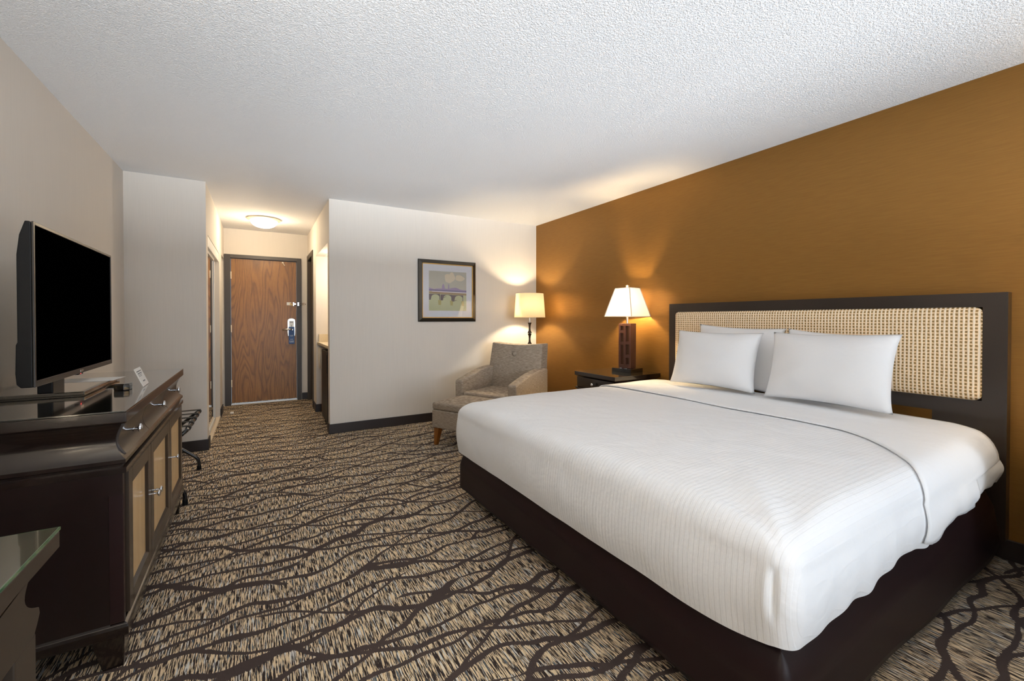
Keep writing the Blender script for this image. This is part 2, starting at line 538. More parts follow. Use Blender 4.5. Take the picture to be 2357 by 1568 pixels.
bm = B(); bx(bm, -1.3, 3.4, -1.75, 7.3, -0.08, 0.0); struct('floor', bm, 'carpet')
bm = B(); bx(bm, -1.3, 3.4, -1.75, 7.3, H, H + 0.08); struct('ceiling', bm, 'ceiling')
bm = B(); bx(bm, XR, XR + 0.1, YF - .1, YB + .12, 0, H); struct('wall_right', bm, 'brown_wall')
bm = B(); bx(bm, XL - 0.12, XL, YF - .1, 6.4, 0, H); struct('wall_left', bm, 'beige_wall')
bm = B(); bx(bm, XB, XR, YB, YB + .12, 0, H); struct('wall_back', bm, 'beige_wall')
bm = B(); bx(bm, XL, XA, YBL, YBL + .155, 0, H); struct('wall_closet_end', bm, 'beige_wall')
# hall left wall with the closet opening and a shallow recess
bm = B()
bx(bm, XA - .2, XA, 4.92, 6.26, 1.985, H)
bx(bm, XA - .2, XA, 6.26, 6.62, 0, H)
bx(bm, XA - .2, XA, 6.62, YD + .1, 2.02, H)
bx(bm, XA - .2, XA - .055, 6.62, YD + .1, 0, 2.02)
struct('wall_hall_left', bm, 'beige_wall')
bm = B()
bx(bm, XL, XL + .02, 4.92, 6.4, 0, 2.1); bx(bm, XL, XA - .2, 6.26, 6.4, 0, H); bx(bm, XL, XA - .02, 4.92, 6.3, 2.1, 2.14)
struct('wall_closet_inside', bm, 'closet_inside')
# hall right wall: counter nook, pillar, bathroom doorway
bm = B()
bx(bm, XB, XB + .1, YB + .12, 6.0, 2.0, H)
bx(bm, XB, XB + .62, 6.0, 6.30, 0, H)
bx(bm, XB, XB + .1, 6.30, 7.02, 2.12, H)
bx(bm, XB, XB + .1, 7.02, YD + .1, 0, H)
struct('wall_hall_right', bm, 'beige_wall')
bm = B(); bx(bm, XB + .52, XB + .62, YB + .12, 6.0, 0, H); struct('wall_nook_back', bm, 'beige_wall')
bm = B(); bx(bm, XB + .1, XB + .52, YB + .12, 6.0, 1.999, 2.04); struct('ceiling_nook', bm, 'white_paint')
bm = B(); bx(bm, -.7, -.405, YD, YD + .12, 0, H); bx(bm, .54, .8, YD, YD + .12, 0, H); bx(bm, -.405, .54, YD, YD + .12, 2.085, H)
struct('wall_hall_end', bm, 'beige_wall')
bm = B(); bx(bm, XB + .1, XB + .14, 6.3, 7.1, 0, H); struct('wall_bath', bm, 'bathdoor')
# window wall behind the camera
bm = B()
bx(bm, XL - .1, -.45, YF - .12, YF, 0, H); bx(bm, 2.75, XR + .1, YF - .12, YF, 0, H)
bx(bm, -.45, 2.75, YF - .12, YF, 0, .52); bx(bm, -.45, 2.75, YF - .12, YF, 2.32, H)
struct('wall_front', bm, 'beige_wall')
bm = B()
for x in (-.45, 1.12, 2.70): bx(bm, x, x + .05, YF - .1, YF - .04, .52, 2.32)
bx(bm, -.45, 2.75, YF - .1, YF - .04, .52, .57); bx(bm, -.45, 2.75, YF - .1, YF - .04, 2.27, 2.32)
w1 = struct('window_1', bm, 'white_paint')
bm = B(); bx(bm, -.40, 2.70, YF - .075, YF - .07, .57, 2.27); obj('window_pane', bm, 'window_pane', w1)


def base(name, segs):
    bm = B()
    for s in segs: bx(bm, *s, 0, .1, bev=.003)
    struct(name, bm, 'baseboard')


base('baseboard_right', [(XR - .012, XR, YF, YB)])
base('baseboard_back', [(XB - .012, XR - .012, YB - .012, YB), (XB - .012, XB, YB, YB + .12)])
base('baseboard_left', [(XL, XL + .012, YF, YBL)])
base('baseboard_closet_end', [(XL + .012, XA + .012, YBL - .012, YBL), (XA, XA + .012, YBL, YBL + .15)])
base('baseboard_hall', [(XA, XA + .012, 6.27, 6.62), (XA - .055, XA - .043, 6.62, YD - .03), (XB - .012, XB, 6.0, 6.26), (XB - .012, XB + .1, 5.988, 6.0), (.545, XB - .001, YD - .012, YD)])

# closet: fascia, floor track, two sliding mirror doors
bm = B(); bx(bm, XA - .14, XA - .004, 4.922, 6.258, 1.885, 1.984, bev=.002); struct('trim_1', bm, 'white_paint')
bm = B()
bx(bm, XA - .12, XA + .004, 4.922, 6.258, 0, .008); bx(bm, XA - .012, XA + .004, 4.922, 6.258, .008, .02)
bx(bm, XA - .062, XA - .056, 4.922, 6.258, .008, .016)
struct('trim_2', bm, 'cream')


def mirror_door(name, x, y0, y1):
    bm = B()
    for a, b_ in ((y0, y0 + .035), (y1 - .035, y1)): bx(bm, x - .012, x + .012, a, b_, .02, 1.9, bev=.002)
    bx(bm, x - .012, x + .012, y0, y1, .02, .06); bx(bm, x - .012, x + .012, y0, y1, 1.86, 1.9)
    o = struct(name, bm, 'white_paint')
    bm = B(); bx(bm, x - .004, x + .004, y0 + .03, y1 - .03, .055, 1.865); obj('mirror_panel', bm, 'mirror', o)


mirror_door('door_3', XA - .04, 4.93, 6.0)
mirror_door('door_4', XA - .085, 5.85, 6.25)

# entry door -------------------------------------------------------
bm = B(); bx(bm, -.33, .478, YD + .012, YD + .055, .03, 2.032, bev=.002)
door = struct('door_1', bm, 'door')
bm = B()
bx(bm, -.405, -.335, YD - .025, YD + .11, 0, 2.085, bev=.003); bx(bm, .483, .54, YD - .025, YD + .11, 0, 2.085, bev=.003)
bx(bm, -.335, .483, YD - .025, YD + .11, 2.036, 2.085, bev=.003)
obj('door_frame', bm, 'doorframe', door)
bm = B(); bx(bm, -.335, .483, YD - .015, YD + .07, 0, .012, bev=.003); obj('threshold', bm, 'white_paint', door)
for z in (1.80, 1.06, .30):
    bm = B(); tube(bm, [(-.338, YD + .006, z - .05), (-.338, YD + .006, z + .05)], .007, 10); bx(bm, -.336, -.322, YD + .006, YD + .0125, z - .05, z + .05)
    obj('hinge', bm, 'cream', door)
# lock escutcheon: rounded top
bm = B()
pl = [(.362, .945), (.458, .945), (.462, 1.0), (.462, 1.15)] + [(.41 + .052 * math.cos(a), 1.17 + .034 * math.sin(a)) for a in [PI * k / 10 for k in range(1, 10)]] + [(.358, 1.15), (.358, 1.0)]
prism(bm, pl, YD - .012, YD + .013, 'Y')
lk = obj('lock_plate', bm, 'satin', door, bevel=.004)
bm = B(); bx(bm, .38, .44, YD - .016, YD - .0125, 1.05, 1.165, bev=.002); obj('lock_insert', bm, 'white_paint', lk)
bm = B(); bx(bm, .387, .43, YD - .0172, YD - .0161, 1.145, 1.152); bx(bm, .406, .412, YD - .019, YD - .0161, 1.078, 1.108); obj('lock_marks', bm, 'black_plastic', lk)
bm = B()
tube(bm, [(.415, YD - .012, 1.04), (.415, YD - .052, 1.04)], .012, 14)
tube(bm, bend([(.418, YD - .052, 1.042), (.37, YD - .056, 1.046), (.295, YD - .045, 1.036)], .02), [.013] * 5 + [.011] * 4, 12)
obj('lever_handle', bm, 'satin', door)
bm = B()
bx(bm, .430, .447, YD - .012, YD + .013, 1.385, 1.44, bev=.003); bx(bm, .447, .468, YD - .02, YD - .008, 1.405, 1.42)
obj('swing_bar_keeper', bm, 'chrome', door)
bm = B()
bx(bm, .487, .512, YD - .038, YD - .026, 1.385, 1.44, bev=.003)
for z in (1.402, 1.422): tube(bm, bend([(.50, YD - .045, z), (.585, YD - .13, z), (.585, YD - .13, 1.412)], .01), .0045, 8)
obj('swing_bar', bm, 'chrome', door)
bm = B(); bx(bm, .35, .41, YD + .0085, YD + .0118, 1.395, 1.438, bev=.001); st = obj('door_notice', bm, 'paper', door)
st['label'] = 'small white and blue sticker'
bm = B(); bx(bm, .413, .422, YD + .0085, YD + .0118, 1.388, 1.415); bx(bm, .392, .405, YD + .0078, YD + .0084, 1.402, 1.43); obj('sticker_mark', bm, ['yellow'], door)
bm = B(); bx(bm, .290, .312, YD - .006, YD + .012, 2.0, 2.022, bev=.003); tube(bm, [(.30, YD - .006, 2.01), (.325, YD - .05, 1.965)], .005, 8); obj('coat_hook', bm, 'cream', door)

tg = thing('door_hanger', 'blue paper door hanger hooked over the entry door lever', 'door hanger', (.41, YD - .02, .83))
bm = B(); bx(bm, -.038, .038, -.0015, .0015, 0, .25, bev=.001); obj('card', bm, 'blue_tag', tg)
bm = B()
for a, b_, z, h in ((-.022, .022, .122, .004), (-.018, .018, .108, .002), (-.02, .02, .07, .002), (-.02, .02, .062, .002), (-.028, -.02, .036, .01), (-.016, .028, .037, .007), (-.027, .027, .022, .003)):
    bx(bm, a, b_, -.0022, -.0015, z, z + h)
obj('lettering', bm, 'paper', tg)

# bathroom door
bm = B(); bx(bm, XB + .05, XB + .09, 6.36, 6.96, .02, 2.05, bev=.002)
bd = struct('door_2', bm, 'bathdoor')
bm = B()
bx(bm, XB - .014, XB + .1, 6.30, 6.36, 0, 2.12, bev=.003); bx(bm, XB - .014, XB + .1, 6.96, 7.02, 0, 2.12, bev=.003); bx(bm, XB - .014, XB + .1, 6.36, 6.96, 2.05, 2.12, bev=.003)
obj('door_frame', bm, 'bathdoor', bd)

# counter with backsplash + fridge under it
ct = thing('kitchenette_counter', 'speckled beige laminate counter with backsplash in the hall nook', 'counter', (XB + .3, 5.45, .87))
bm = B(); bx(bm, -.29, .215, -.54, .545, 0, .032, bev=.004); obj('countertop', bm, 'counter', ct)
bm = B(); bx(bm, -.27, .215, .522, .548, .032, .13, bev=.003); bx(bm, .19, .215, -.54, .52, .032, .13, bev=.003); obj('backsplash', bm, 'counter', ct)
nl = thing('nook_downlight', 'small recessed downlight in the ceiling of the hall nook', 'downlight', (XB + .3, 5.5, 2.0))
bm = B(); lathe(bm, [(.05, -.001), (.05, -.007), (.04, -.009)], n=32); obj('trim_ring', bm, 'white_paint', nl, smooth=True, angle=40)
point('nook_glow', (0, 0, -.2), 7, (1.0, .86, .68), .04, nl)
fr = thing('mini_fridge', 'black mini fridge standing under the hall nook counter', 'fridge', (XB + .27, 5.26, 0))
bm = B(); bx(bm, -.2, .23, -.24, .24, .015, .84, bev=.006)
for sx in (-.18, .2):
    for sy in (-.2, .2): bx(bm, sx - .015, sx + .015, sy - .015, sy + .015, 0, .016)
obj('body', bm, 'black_plastic', fr)
bm = B(); bx(bm, -.262, -.204, -.24, .24, .05, .84, bev=.008); dd = obj('door', bm, 'black_plastic', fr)
bm = B(); bx(bm, -.266, -.2625, -.22, -.19, .6, .8, bev=.001); obj('handle', bm, 'black_plastic', dd)
ir = thing('wall_mounted_box', 'cream rounded box fixed on the pillar under the nook counter', 'dispenser', (.70, 5.998, .56))
bm = B(); prism(bm, [(0, 0), (0, .27), (-.055, .27), (-.085, .2), (-.095, .13), (-.085, .05), (-.055, 0)], -.045, .1, 'X'); obj('case', bm, 'cream', ir, bevel=.008)
pl_ = thing('cabinet_leg_panel', 'narrow amber wood end panel below the nook counter', 'panel', (.72, 5.9, 0))
bm = B(); bx(bm, -.03, .03, .02, .084, 0, .55, bev=.003); obj('board', bm, 'amber_wood', pl_)

# ceiling dome
cl = thing('ceiling_light', 'round frosted dome ceiling light glowing above the entry hall', 'ceiling light', (.06, 6.16, H))
bm = B(); lathe(bm, [(.17, 0), (.185, -.006), (.185, -.016), (.15, -.028), (.14, -.034)], n=56); obj('rim', bm, 'nickel_rim', cl, smooth=True, angle=40)
bm = B(); lathe(bm, [(.15, -.026), (.148, -.04), (.135, -.065), (.11, -.088), (.075, -.104), (.035, -.112), (0.001, -.114)], n=56, cap=False)
obj('dome', bm, 'dome', cl, smooth=True)
point('dome_glow', (0, 0, -.16), 8.5, (1.0, .78, .50), .09, cl)
bm = B(); bx(bm, -.02, .02, -.03, .03, 0, .018, bev=.008, seg=3)
tag(obj('paper_scrap', bm, 'paper', loc=(-.30, 6.45, 0)), 'tiny white scrap on the carpet near the entry door hinges', 'scrap')

# ------------------------------------------------------------------ TV cabinet
cab = thing('media_cabinet', 'long dark espresso media cabinet with glass top and maple door panels', 'cabinet', (-.39, 1.92, 0), math.radians(0.8))
L, W, ZT = 1.44, .555, .885      # local: x from -W to 0 (front), y from 0 to L
rb = B()
rings_box(rb, -W, 0, 0, L, [(0.0, ZT - .006), (0, ZT - .04), (.004, ZT - .044)]); obj('top_board', rb, 'espresso', cab, bevel=.002)
bm = B(); bx(bm, -W, 0, 0, L, ZT - .0055, ZT, bev=.001); obj('glass_top', bm, 'darkglass', cab)


def cove(z):
    """inset of the concave frieze between z=.74 and .84"""
    s = (z - .725) / (.845 - .725)
    return .012 + .024 * math.sin(PI * max(0, min(1, s)) ** .85)


prof = [(.008, ZT - .045)] + [(cove(.845 - .12 * k / 12), .845 - .12 * k / 12) for k in range(13)] + [(.004, .718), (.004, .706), (.014, .70), (.014, .694), (.002, .69), (.002, .672)]
bm = B(); rings_box(bm, -W, 0, 0, L, prof); obj('frieze', bm, 'espresso', cab, smooth=True, angle=30)
bm = B(); bx(bm, -W + .012, -.018, .012, L - .012, .16, .672)
bx(bm, -W + .012, -.012, .004, .013, .60, .672)
car = obj('carcass', bm, 'espresso_side', cab)
cherry = M('dark_cherry_post', (34, 13, 15), .35, coat=.3)
for y0, y1 in ((.0075, .03), (L - .03, L - .0075)):
    bm = B(); bx(bm, -.05, -.012, y0, y1, .162, .672); obj('corner_post', bm, cherry, cab, bevel=.002)
bm = B(); rings_box(bm, -W, 0, 0, L, [(.012, .16), (.003, .155), (0, .145), (0, .118), (.008, .112)]); obj('base_moulding', bm, 'espresso', cab, bevel=.0015)
for lx, ly in ((-.06, .07), (-.06, L - .07), (-W + .06, .07), (-W + .06, L - .07)):
    bm = B(); sx = 1 if lx > -W / 2 else -1; sy = -1 if ly < L / 2 else 1
    a = [(lx - .045, ly - .045), (lx + .045, ly - .045), (lx + .045, ly + .045), (lx - .045, ly + .045)]
    c2 = [(p[0] * .0 + lx + sx * .015 + (p[0] - lx) * .6, ly + sy * .02 + (p[1] - ly) * .6) for p in a]
    A = [bm.verts.new((*p, .114)) for p in a]; Bv = [bm.verts.new((*p, 0)) for p in c2]
    bm.faces.new(A); bm.faces.new(Bv[::-1])
    for i in range(4): bm.faces.new((A[i], A[(i + 1) % 4], Bv[(i + 1) % 4], Bv[i]))
    obj('leg', bm, 'espresso', cab, bevel=.004)


def knob(parent, x, y, z, big=1.0):
    bm = B()
    tube(bm, [(x, y, z), (x + .008 * big, y, z), (x + .03 * big, y, z)], [.0045 * big, .0042 * big, .0042 * big], 12)
    tube(bm, [(x + .016 * big, y, z), (x + .019 * big, y, z)], .008 * big, 14)
    tube(bm, [(x + .028 * big, y, z), (x + .034 * big, y, z), (x + .038 * big, y, z), (x + .041 * big, y, z)], [.006 * big, .016 * big, .015 * big, .008 * big], 18)
    obj('knob', bm, 'chrome', parent, smooth=True, angle=40)


yd = [.045, .435, .925, 1.395]
for i in range(3):
    y0, y1 = yd[i] + .003, yd[i + 1] - .003
    bm = B()
    cols = []
    zz = [.728 + .112 * k / 14 for k in range(15)]
    for y in (y0, y1):
        cols.append([bm.verts.new((-cove(z) + .006, y, z)) for z in zz])
    bk = []
    for y in (y0, y1):
        bk.append([bm.verts.new((-.05, y, z)) for z in zz])
    for k in range(14):
        bm.faces.new((cols[0][k], cols[1][k], cols[1][k + 1], cols[0][k + 1]))
        bm.faces.new((bk[0][k], bk[1][k], bk[1][k + 1], bk[0][k + 1]))
        for s in (0, 1): bm.faces.new((cols[s][k], cols[s][k + 1], bk[s][k + 1], bk[s][k]))
    for k in (0, 14): bm.faces.new((cols[0][k], cols[1][k], bk[1][k], bk[0][k]))
    dr = obj('drawer', bm, 'gunmetal', cab, smooth=True, angle=40)
    if i == 0: knob(dr, -.03, (y0 + y1) / 2 - .085, .79, 1.15)
    else: knob(dr, -.03, (y0 + y1) / 2, .79, 1.1)
    # door below
    z0, z1 = .17, .664
    bm = B(); xf = -.004
    fw = .055
    for a in ((y0, y0 + fw, z0, z1), (y1 - fw, y1, z0, z1), (y0 + fw, y1 - fw, z0, z0 + fw), (y0 + fw, y1 - fw, z1 - fw, z1)):
        bx(bm, xf - .018, xf, a[0], a[1], a[2], a[3], bev=.0015)
    # sloping inner bead
    ya, yb, za, zb = y0 + fw, y1 - fw, z0 + fw, z1 - fw
    o_ = [bm.verts.new((xf - .001, *p)) for p in ((ya, za), (yb, za), (yb, zb), (ya, zb))]
    q = .012
    i_ = [bm.verts.new((xf - .011, *p)) for p in ((ya + q, za + q), (yb - q, za + q), (yb - q, zb - q), (ya + q, zb - q))]
    for k in range(4): bm.faces.new((o_[k], o_[(k + 1) % 4], i_[(k + 1) % 4], i_[k]))
    dj = obj('door', bm, 'gunmetal', cab)
    bm = B(); bx(bm, xf - .016, xf - .010, ya, yb, za, zb); obj('door_panel', bm, 'maple', dj)
    ky = y1 - .022 if i == 0 else (y0 + .022 if i == 1 else y0 + .05)
    if i == 2: ky = y0 + .028
    knob(dj, xf, ky, .455 if i < 2 else .46, .85)

# TV --------------------------------------------------------------
tv = thing('television', 'flat black television on a wide gloss swivel base atop the cabinet', 'television', (-.69, 2.63, ZT), math.radians(0.6))
hw, z0, z1 = .481, .07, .655
bm = B()
# side profile of the shell (x = depth, z = height), extruded along y
pts = [(0, z0), (0, z1 - .004), (-.006, z1), (-.016, z1), (-.03, z1 - .05), (-.037, z1 - .12), (-.037, z0 + .16), (-.041, z0 + .15), (-.043, z0 + .05), (-.04, z0 + .012), (-.03, z0)]
prism(bm, pts, -hw, hw, 'Y')
shell = obj('shell', bm, 'black_plastic', tv, bevel=.003)
bm = B(); prism(bm, [(-.036, z0 + .03), (-.036, z1 - .15), (-.06, z1 - .2), (-.072, z0 + .2), (-.072, z0 + .06)], -.36, .36, 'Y'); obj('rear_housing', bm, 'black_plastic', tv, bevel=.006)
bm = B()
for a in ((-hw, -hw + .012, z0, z1), (hw - .012, hw, z0, z1), (-hw + .012, hw - .012, z0, z0 + .022), (-hw + .012, hw - .012, z1 - .012, z1)):
    bx(bm, 0.0005, .006, a[0], a[1], a[2], a[3], bev=.0015)
obj('bezel', bm, M('charcoal_bezel', (44, 40, 37), .3, var=.03), tv)
bm = B(); bx(bm, .0005, .003, -hw + .011, hw - .011, z0 + .021, z1 - .011); obj('screen', bm, 'screen', tv)
bm = B(); bx(bm, .006, .0068, -.018, .018, z0 + .006, z0 + .015); obj('badge', bm, 'satin', tv)
bm = B(); bx(bm, -.012, .003, -.03, .03, z0 - .006, z0 + .001, bev=.002); sn = obj('sensor_bar', bm, 'black_plastic', tv)
bm = B(); bx(bm, .0032, .004, -.006, -.003, z0 - .004, z0 - .001); obj('standby_light', bm, 'red_led', sn)
bm = B(); bx(bm, -.065, -.02, -.235, -.11, .016, z0 + .03, bev=.004); obj('stand_neck', bm, 'black_plastic', tv)
bm = B(); bx(bm, -.2, .078, -.26, .275, .003, .0185, bev=.003); bx(bm, -.19, .07, -.25, .265, 0, .003)
obj('stand_base', bm, 'bronze_glossy', tv)
bm = B()
bx(bm, -.075, .075, -.11, .11, 0, .0012)
o = obj('paper_sheet', bm, 'paper', loc=(-.70, 2.80, ZT + .0187)); o.rotation_euler = (0, 0, math.radians(84))
tag(o, 'white sheet of paper lying on the television base', 'paper')

# gloss puck and easel card
pk = thing('card_holder_dish', 'small gloss black dish beside the leaning card on the cabinet', 'dish', (-.512, 2.485, ZT), math.radians(-10))
pk.scale = (.56, .55, .95)
bm = B(); prism(bm, [(-.05, -.04), (.02, -.055), (.045, -.03), (.045, .02), (.03, .07), (-.035, .06)], 0, .028, 'Z'); obj('body', bm, 'gloss_black', pk, bevel=.004)
bm = B(); prism(bm, [(-.047, -.037), (.019, -.051), (.042, -.028), (.042, .02), (.028, .066), (-.033, .057)], .0282, .031, 'Z'); obj('lid', bm, 'darkglass', pk)
cd = thing('tent_card', 'white printed card leaning near the front edge of the cabinet', 'card', (-.460, 2.612, ZT), math.radians(2.5))
tilt = Matrix.Rotation(math.radians(-22), 4, 'Y')
bm = B(); bx(bm, 0, .0015, -.075, .075, 0.0015, .088, mat=tilt); obj('card', bm, 'paper', cd)
bm = B()
for z, a, b_, h in ((.07, -.055, .055, .0045), (.062, -.05, .04, .002), (.060, -.05, .045, .002), (.054, -.05, .03, .002), (.048, -.05, .02, .002), (.02, -.02, .03, .006)):
    bx(bm, .0016, .0021, a, b_, z, z + h, mat=tilt)
obj('printing', bm, 'ink', cd)

# ------------------------------------------------------------------ desk (near left corner)
dk = thing('writing_desk', 'dark brown writing desk with green edged glass top in near corner', 'desk', (-.365, 1.262, 0))
bm = B(); bx(bm, -.6, 0, -1.62, 0, .715, .75, bev=.002); obj('desktop', bm, 'taupe_wood', dk)
bm = B(); bx(bm, -.6, 0, -1.62, 0, .7515, .7575, bev=.0008)
gt = obj('glass_top', bm, 'grey_glass', dk)
bm = B(); bx(bm, -.0002, .0012, -1.62, .0012, .7517, .7573); bx(bm, -.6, .0, -.0002, .0012, .7517, .7573); obj('glass_edge', bm, 'green_glass', gt)
bm = B()
ap = [(-.115, .716)] + [(-.13 - .035 * 0 + (-.026) * math.sin(PI * k / 10) + .03 * (k / 10) ** 2 * 1.3, .716 - .075 * k / 10) for k in range(11)] + [(-.088, .628), (-.098, .615), (-.112, .60), (-1.5, .60), (-1.5, .716)]
prism(bm, ap, -.585, -.003, 'X'); obj('apron', bm, 'taupe_wood', dk, bevel=.0015)
for ly in (-.188, -1.5):
    for lx in (-.003, -.585 + .07):
        bm = B(); bx(bm, lx - .07, lx, ly, ly + .082, 0, .601, bev=.003); obj('leg', bm, 'taupe_wood', dk)
dlb = thing('desk_lamp', 'white drum shade desk lamp standing on the writing desk', 'lamp', (-.70, .05, .7575))
bm = B(); lathe(bm, [(.08, 0), (.08, .02), (.02, .03), (.015, .3)], n=32); obj('base', bm, 'bronze', dlb, smooth=True, angle=40)
bm = B(); lathe(bm, [(.16, .3), (.13, .52)], n=48, cap=False); obj('lamp_shade', bm, 'shade_white', dlb, smooth=True, solid=.002)
point('desk_lamp_glow', (-.70, .05, 1.18), 72, (1.0, .88, .70))

# ------------------------------------------------------------------ luggage rack
lr = thing('luggage_rack', 'folding black luggage rack with webbing straps beyond the cabinet', 'luggage rack', (-.64, 3.9, 0))
for s in (-1, 1):
    ya, yb = -.47 + (.012 if s > 0 else 0), .28 - (.016 if s > 0 else 0)
    xt, xb = .235 * s, -.15 * s
    bm = B()
    tube(bm, bend([(-.225 * s, ya, 0), (-.225 * s, ya, .085), (xt, ya, .475), (xt, yb, .475), (-.225 * s, yb, .085), (-.225 * s, yb, 0)], .04, 6), .0125, 12)
    obj('frame', bm, 'rack_metal', lr)
    for y in (ya, yb):
        bm = B(); lathe(bm, [(.015, 0.0005), (.015, .03), (.0135, .035)], -.225 * s, y, 16); obj('foot_cap', bm, 'black_plastic', lr)
for k in range(5):
    y = -.385 + .145 * k
    bm = B(); bx(bm, -.245, .245, y - .02, y + .02, .4885, .4915)
    for s in (-1, 1): tube(bm, [(.235 * s, y - .02, .475), (.235 * s, y + .02, .475)], .0155, 12)
    obj('strap', bm, 'strap', lr)

# ------------------------------------------------------------------ headboard
hb = thing('headboard', 'wide dark wood headboard with cream cane panel on brown wall', 'headboard', (3.203, 1.565, 0))
hx, hy0, hy1 = -.063, -1.0, 1.0
bm = B()
py0, py1, pz0, pz1 = -.915, .925, .782, 1.256
def hbx(a, b_, c, d): bx(bm, hx, -.001, a, b_, c, d)
hbx(hy0, hy1, pz1, 1.328); hbx(hy0, py0, .705, pz1); hbx(py1, hy1, .705, pz1); hbx(py0, py1, .705, pz0)
hbx(hy0, -.73, .105, .705); hbx(.73, hy1, .105, .705); hbx(-.73, .73, .20, .62)
bmesh.ops.remove_doubles(bm, verts=bm.verts[:], dist=.0005)
obj('frame', bm, 'headboard', hb)
# soft cushioned cane panel with rounded corners
bm = B()
def rrect(y0, y1, z0, z1, r, n=8):
    P_ = []
    for cy, cz, a0 in ((y1 - r, z1 - r, 0), (y0 + r, z1 - r, 90), (y0 + r, z0 + r, 180), (y1 - r, z0 + r, 270)):
        for k in range(n + 1):
            a = math.radians(a0 + 90 * k / n); P_.append((cy + r * math.cos(a), cz + r * math.sin(a)))
    return P_
lay = []
for ins, dx in ((0, .004), (0.0, -.008), (.004, -.016), (.012, -.023), (.03, -.028), (.08, -.031)):
    lay.append([bm.verts.new((hx + dx, *p)) for p in rrect(py0 + ins, py1 - ins, pz0 + ins, pz1 - ins, max(.03 - ins, .012))])
for a, b_ in zip(lay, lay[1:]):
    n = len(a)
    for k in range(n): bm.faces.new((a[k], a[(k + 1) % n], b_[(k + 1) % n], b_[k]))
bm.faces.new(lay[-1])
obj('cane_panel', bm, 'cane', hb, smooth=True, angle=50)

# ------------------------------------------------------------------ bed
BX0, BX1, BY0, BY1 = 1.145, 3.095, .568, 2.645
CX, CY = (BX0 + BX1) / 2, (BY0 + BY1) / 2


def outline(r_foot, r_head, off=0.0, step=.02):
    """closed outline (x,y), counter-clockwise from the near head corner; returns [(x,y,nx,ny)]"""
    x0, x1, y0, y1 = BX0 - off, BX1 + off, BY0 - off, BY1 + off
    P_ = []
    def arc(cx, cy, r, a0, a1):
        n = max(8, int(r * 1.6 / step) + 8)
        for k in range(n + 1):
            a = math.radians(a0 + (a1 - a0) * k / n)
            P_.append((cx + r * math.cos(a), cy + r * math.sin(a), math.cos(a), math.sin(a)))
    def line(ax, ay, bx_, by, nx, ny):
        L_ = math.hypot(bx_ - ax, by - ay); n = int(L_ / step)
        for k in range(1, n): P_.append((ax + (bx_ - ax) * k / n, ay + (by - ay) * k / n, nx, ny))
    # start at near side going toward foot (-x)
    arc(x1 - r_head, y0 + r_head, r_head, 360, 270)
    line(x1 - r_head, y0, x0 + r_foot, y0, 0, -1)
    arc(x0 + r_foot, y0 + r_foot, r_foot, 270, 180)
    line(x0, y0 + r_foot, x0, y1 - r_foot, -1, 0)
    arc(x0 + r_foot, y1 - r_foot, r_foot, 180, 90)
    line(x0 + r_foot, y1, x1 - r_head, y1, 0, 1)
    arc(x1 - r_head, y1 - r_head, r_head, 90, 0)
    line(x1, y1 - r_head, x1, y0 + r_head, 1, 0)
    return P_


def ringmesh(out, prof_fn, nprof):
    bm = B(); cols = []
    for (x, y, nx, ny) in out:
        cols.append([bm.verts.new(prof_fn(x, y, nx, ny, k)) for k in range(nprof)])
    n = len(cols)
    for i in range(n):
        a, b_ = cols[i], cols[(i + 1) % n]
        for k in range(nprof - 1): bm.faces.new((a[k], b_[k], b_[k + 1], a[k + 1]))
    return bm, cols


bed = thing('bed', 'king bed with dark plum skirt against the headboard', 'bed', (0, 0, 0))
# metal feet + box base (mostly hidden)
bm = B(); bx(bm, BX0 + .05, BX1 - .04, BY0 + .06, BY1 - .06, .09, .30, bev=.02); obj('box_base', bm, 'skirt', bed)
for x in (BX0 + .25, BX1 - .25):
    for y in (BY0 + .3, CY, BY1 - .3):
        bm = B(); lathe(bm, [(.025, 0), (.025, .02), (.018, .03), (.018, .091)], x, y, 16); obj('leg', bm, 'black_plastic', bed)
# mattress: rounded
mo = outline(.10, .20, -.05, .04)
mz = [(0, .302), (0, .315), (-.0, .52), (.02, .56), (.06, .60), (.15, .62), (.4, .635), (.9, .64)]
def mfn(x, y, nx, ny, k):
    d, z = mz[k]
    return (x + (CX - x) * d / 1.0, y + (CY - y) * d / 1.0, z)
bm, cols = ringmesh(mo, mfn, len(mz)); bm.faces.new([c[-1] for c in cols]); bm.faces.new([c[0] for c in cols][::-1])
obj('mattress', bm, 'mattress', bed, smooth=True, angle=60)
# skirt -------------------------------------------------------------
so = outline(.035, .03, 0, .02)
NS = 16
def sfn(x, y, nx, ny, k):
    s = k / (NS - 1)                       # 0 bottom .. 1 top
    near_head = max(0, (x - 2.6) / .5) if y < CY else 0
    ztop = .33
    if ny < -.5: ztop = .33 + .13 * max(0, min(1, (x - 1.2) / 1.6))
    zb = .078
    if ny < -.3 and x > 2.85: zb += .05 * ((x - 2.85) / .25) ** 2
    z = zb + (ztop - zb) * s
    off = .0
    if s > .6: off -= .035 * (s - .6) / .4
    wave = .0025 * math.sin(x * 9 + y * 13) * (1 - s) + .004 * hnoise(x * 3, y * 3, 2)
    # slack swag under the foot corners
    cdist = math.hypot(x - BX0, y - BY0)
    sw = math.exp(-(cdist / .28) ** 2)
    off += sw * (.012 * math.sin(PI * min(1, max(0, (s - .55) / .45))))
    xx, yy = x + nx * (off + wave), y + ny * (off + wave)
    # slanting end at the head, near side
    if x > 2.6: xx = xx - .22 * s * max(0, (x - 2.6) / .5)
    return (xx, yy, z)
bm, cols = ringmesh(so, sfn, NS)
obj('bed_skirt', bm, 'skirt', bed, smooth=True, solid=.004)

# duvet -------------------------------------------------------------
OFF = .018
co = outline(.065, .20, OFF, .0125)
pr = []          # (kind, value)
NH = 22
TOPZ = .652


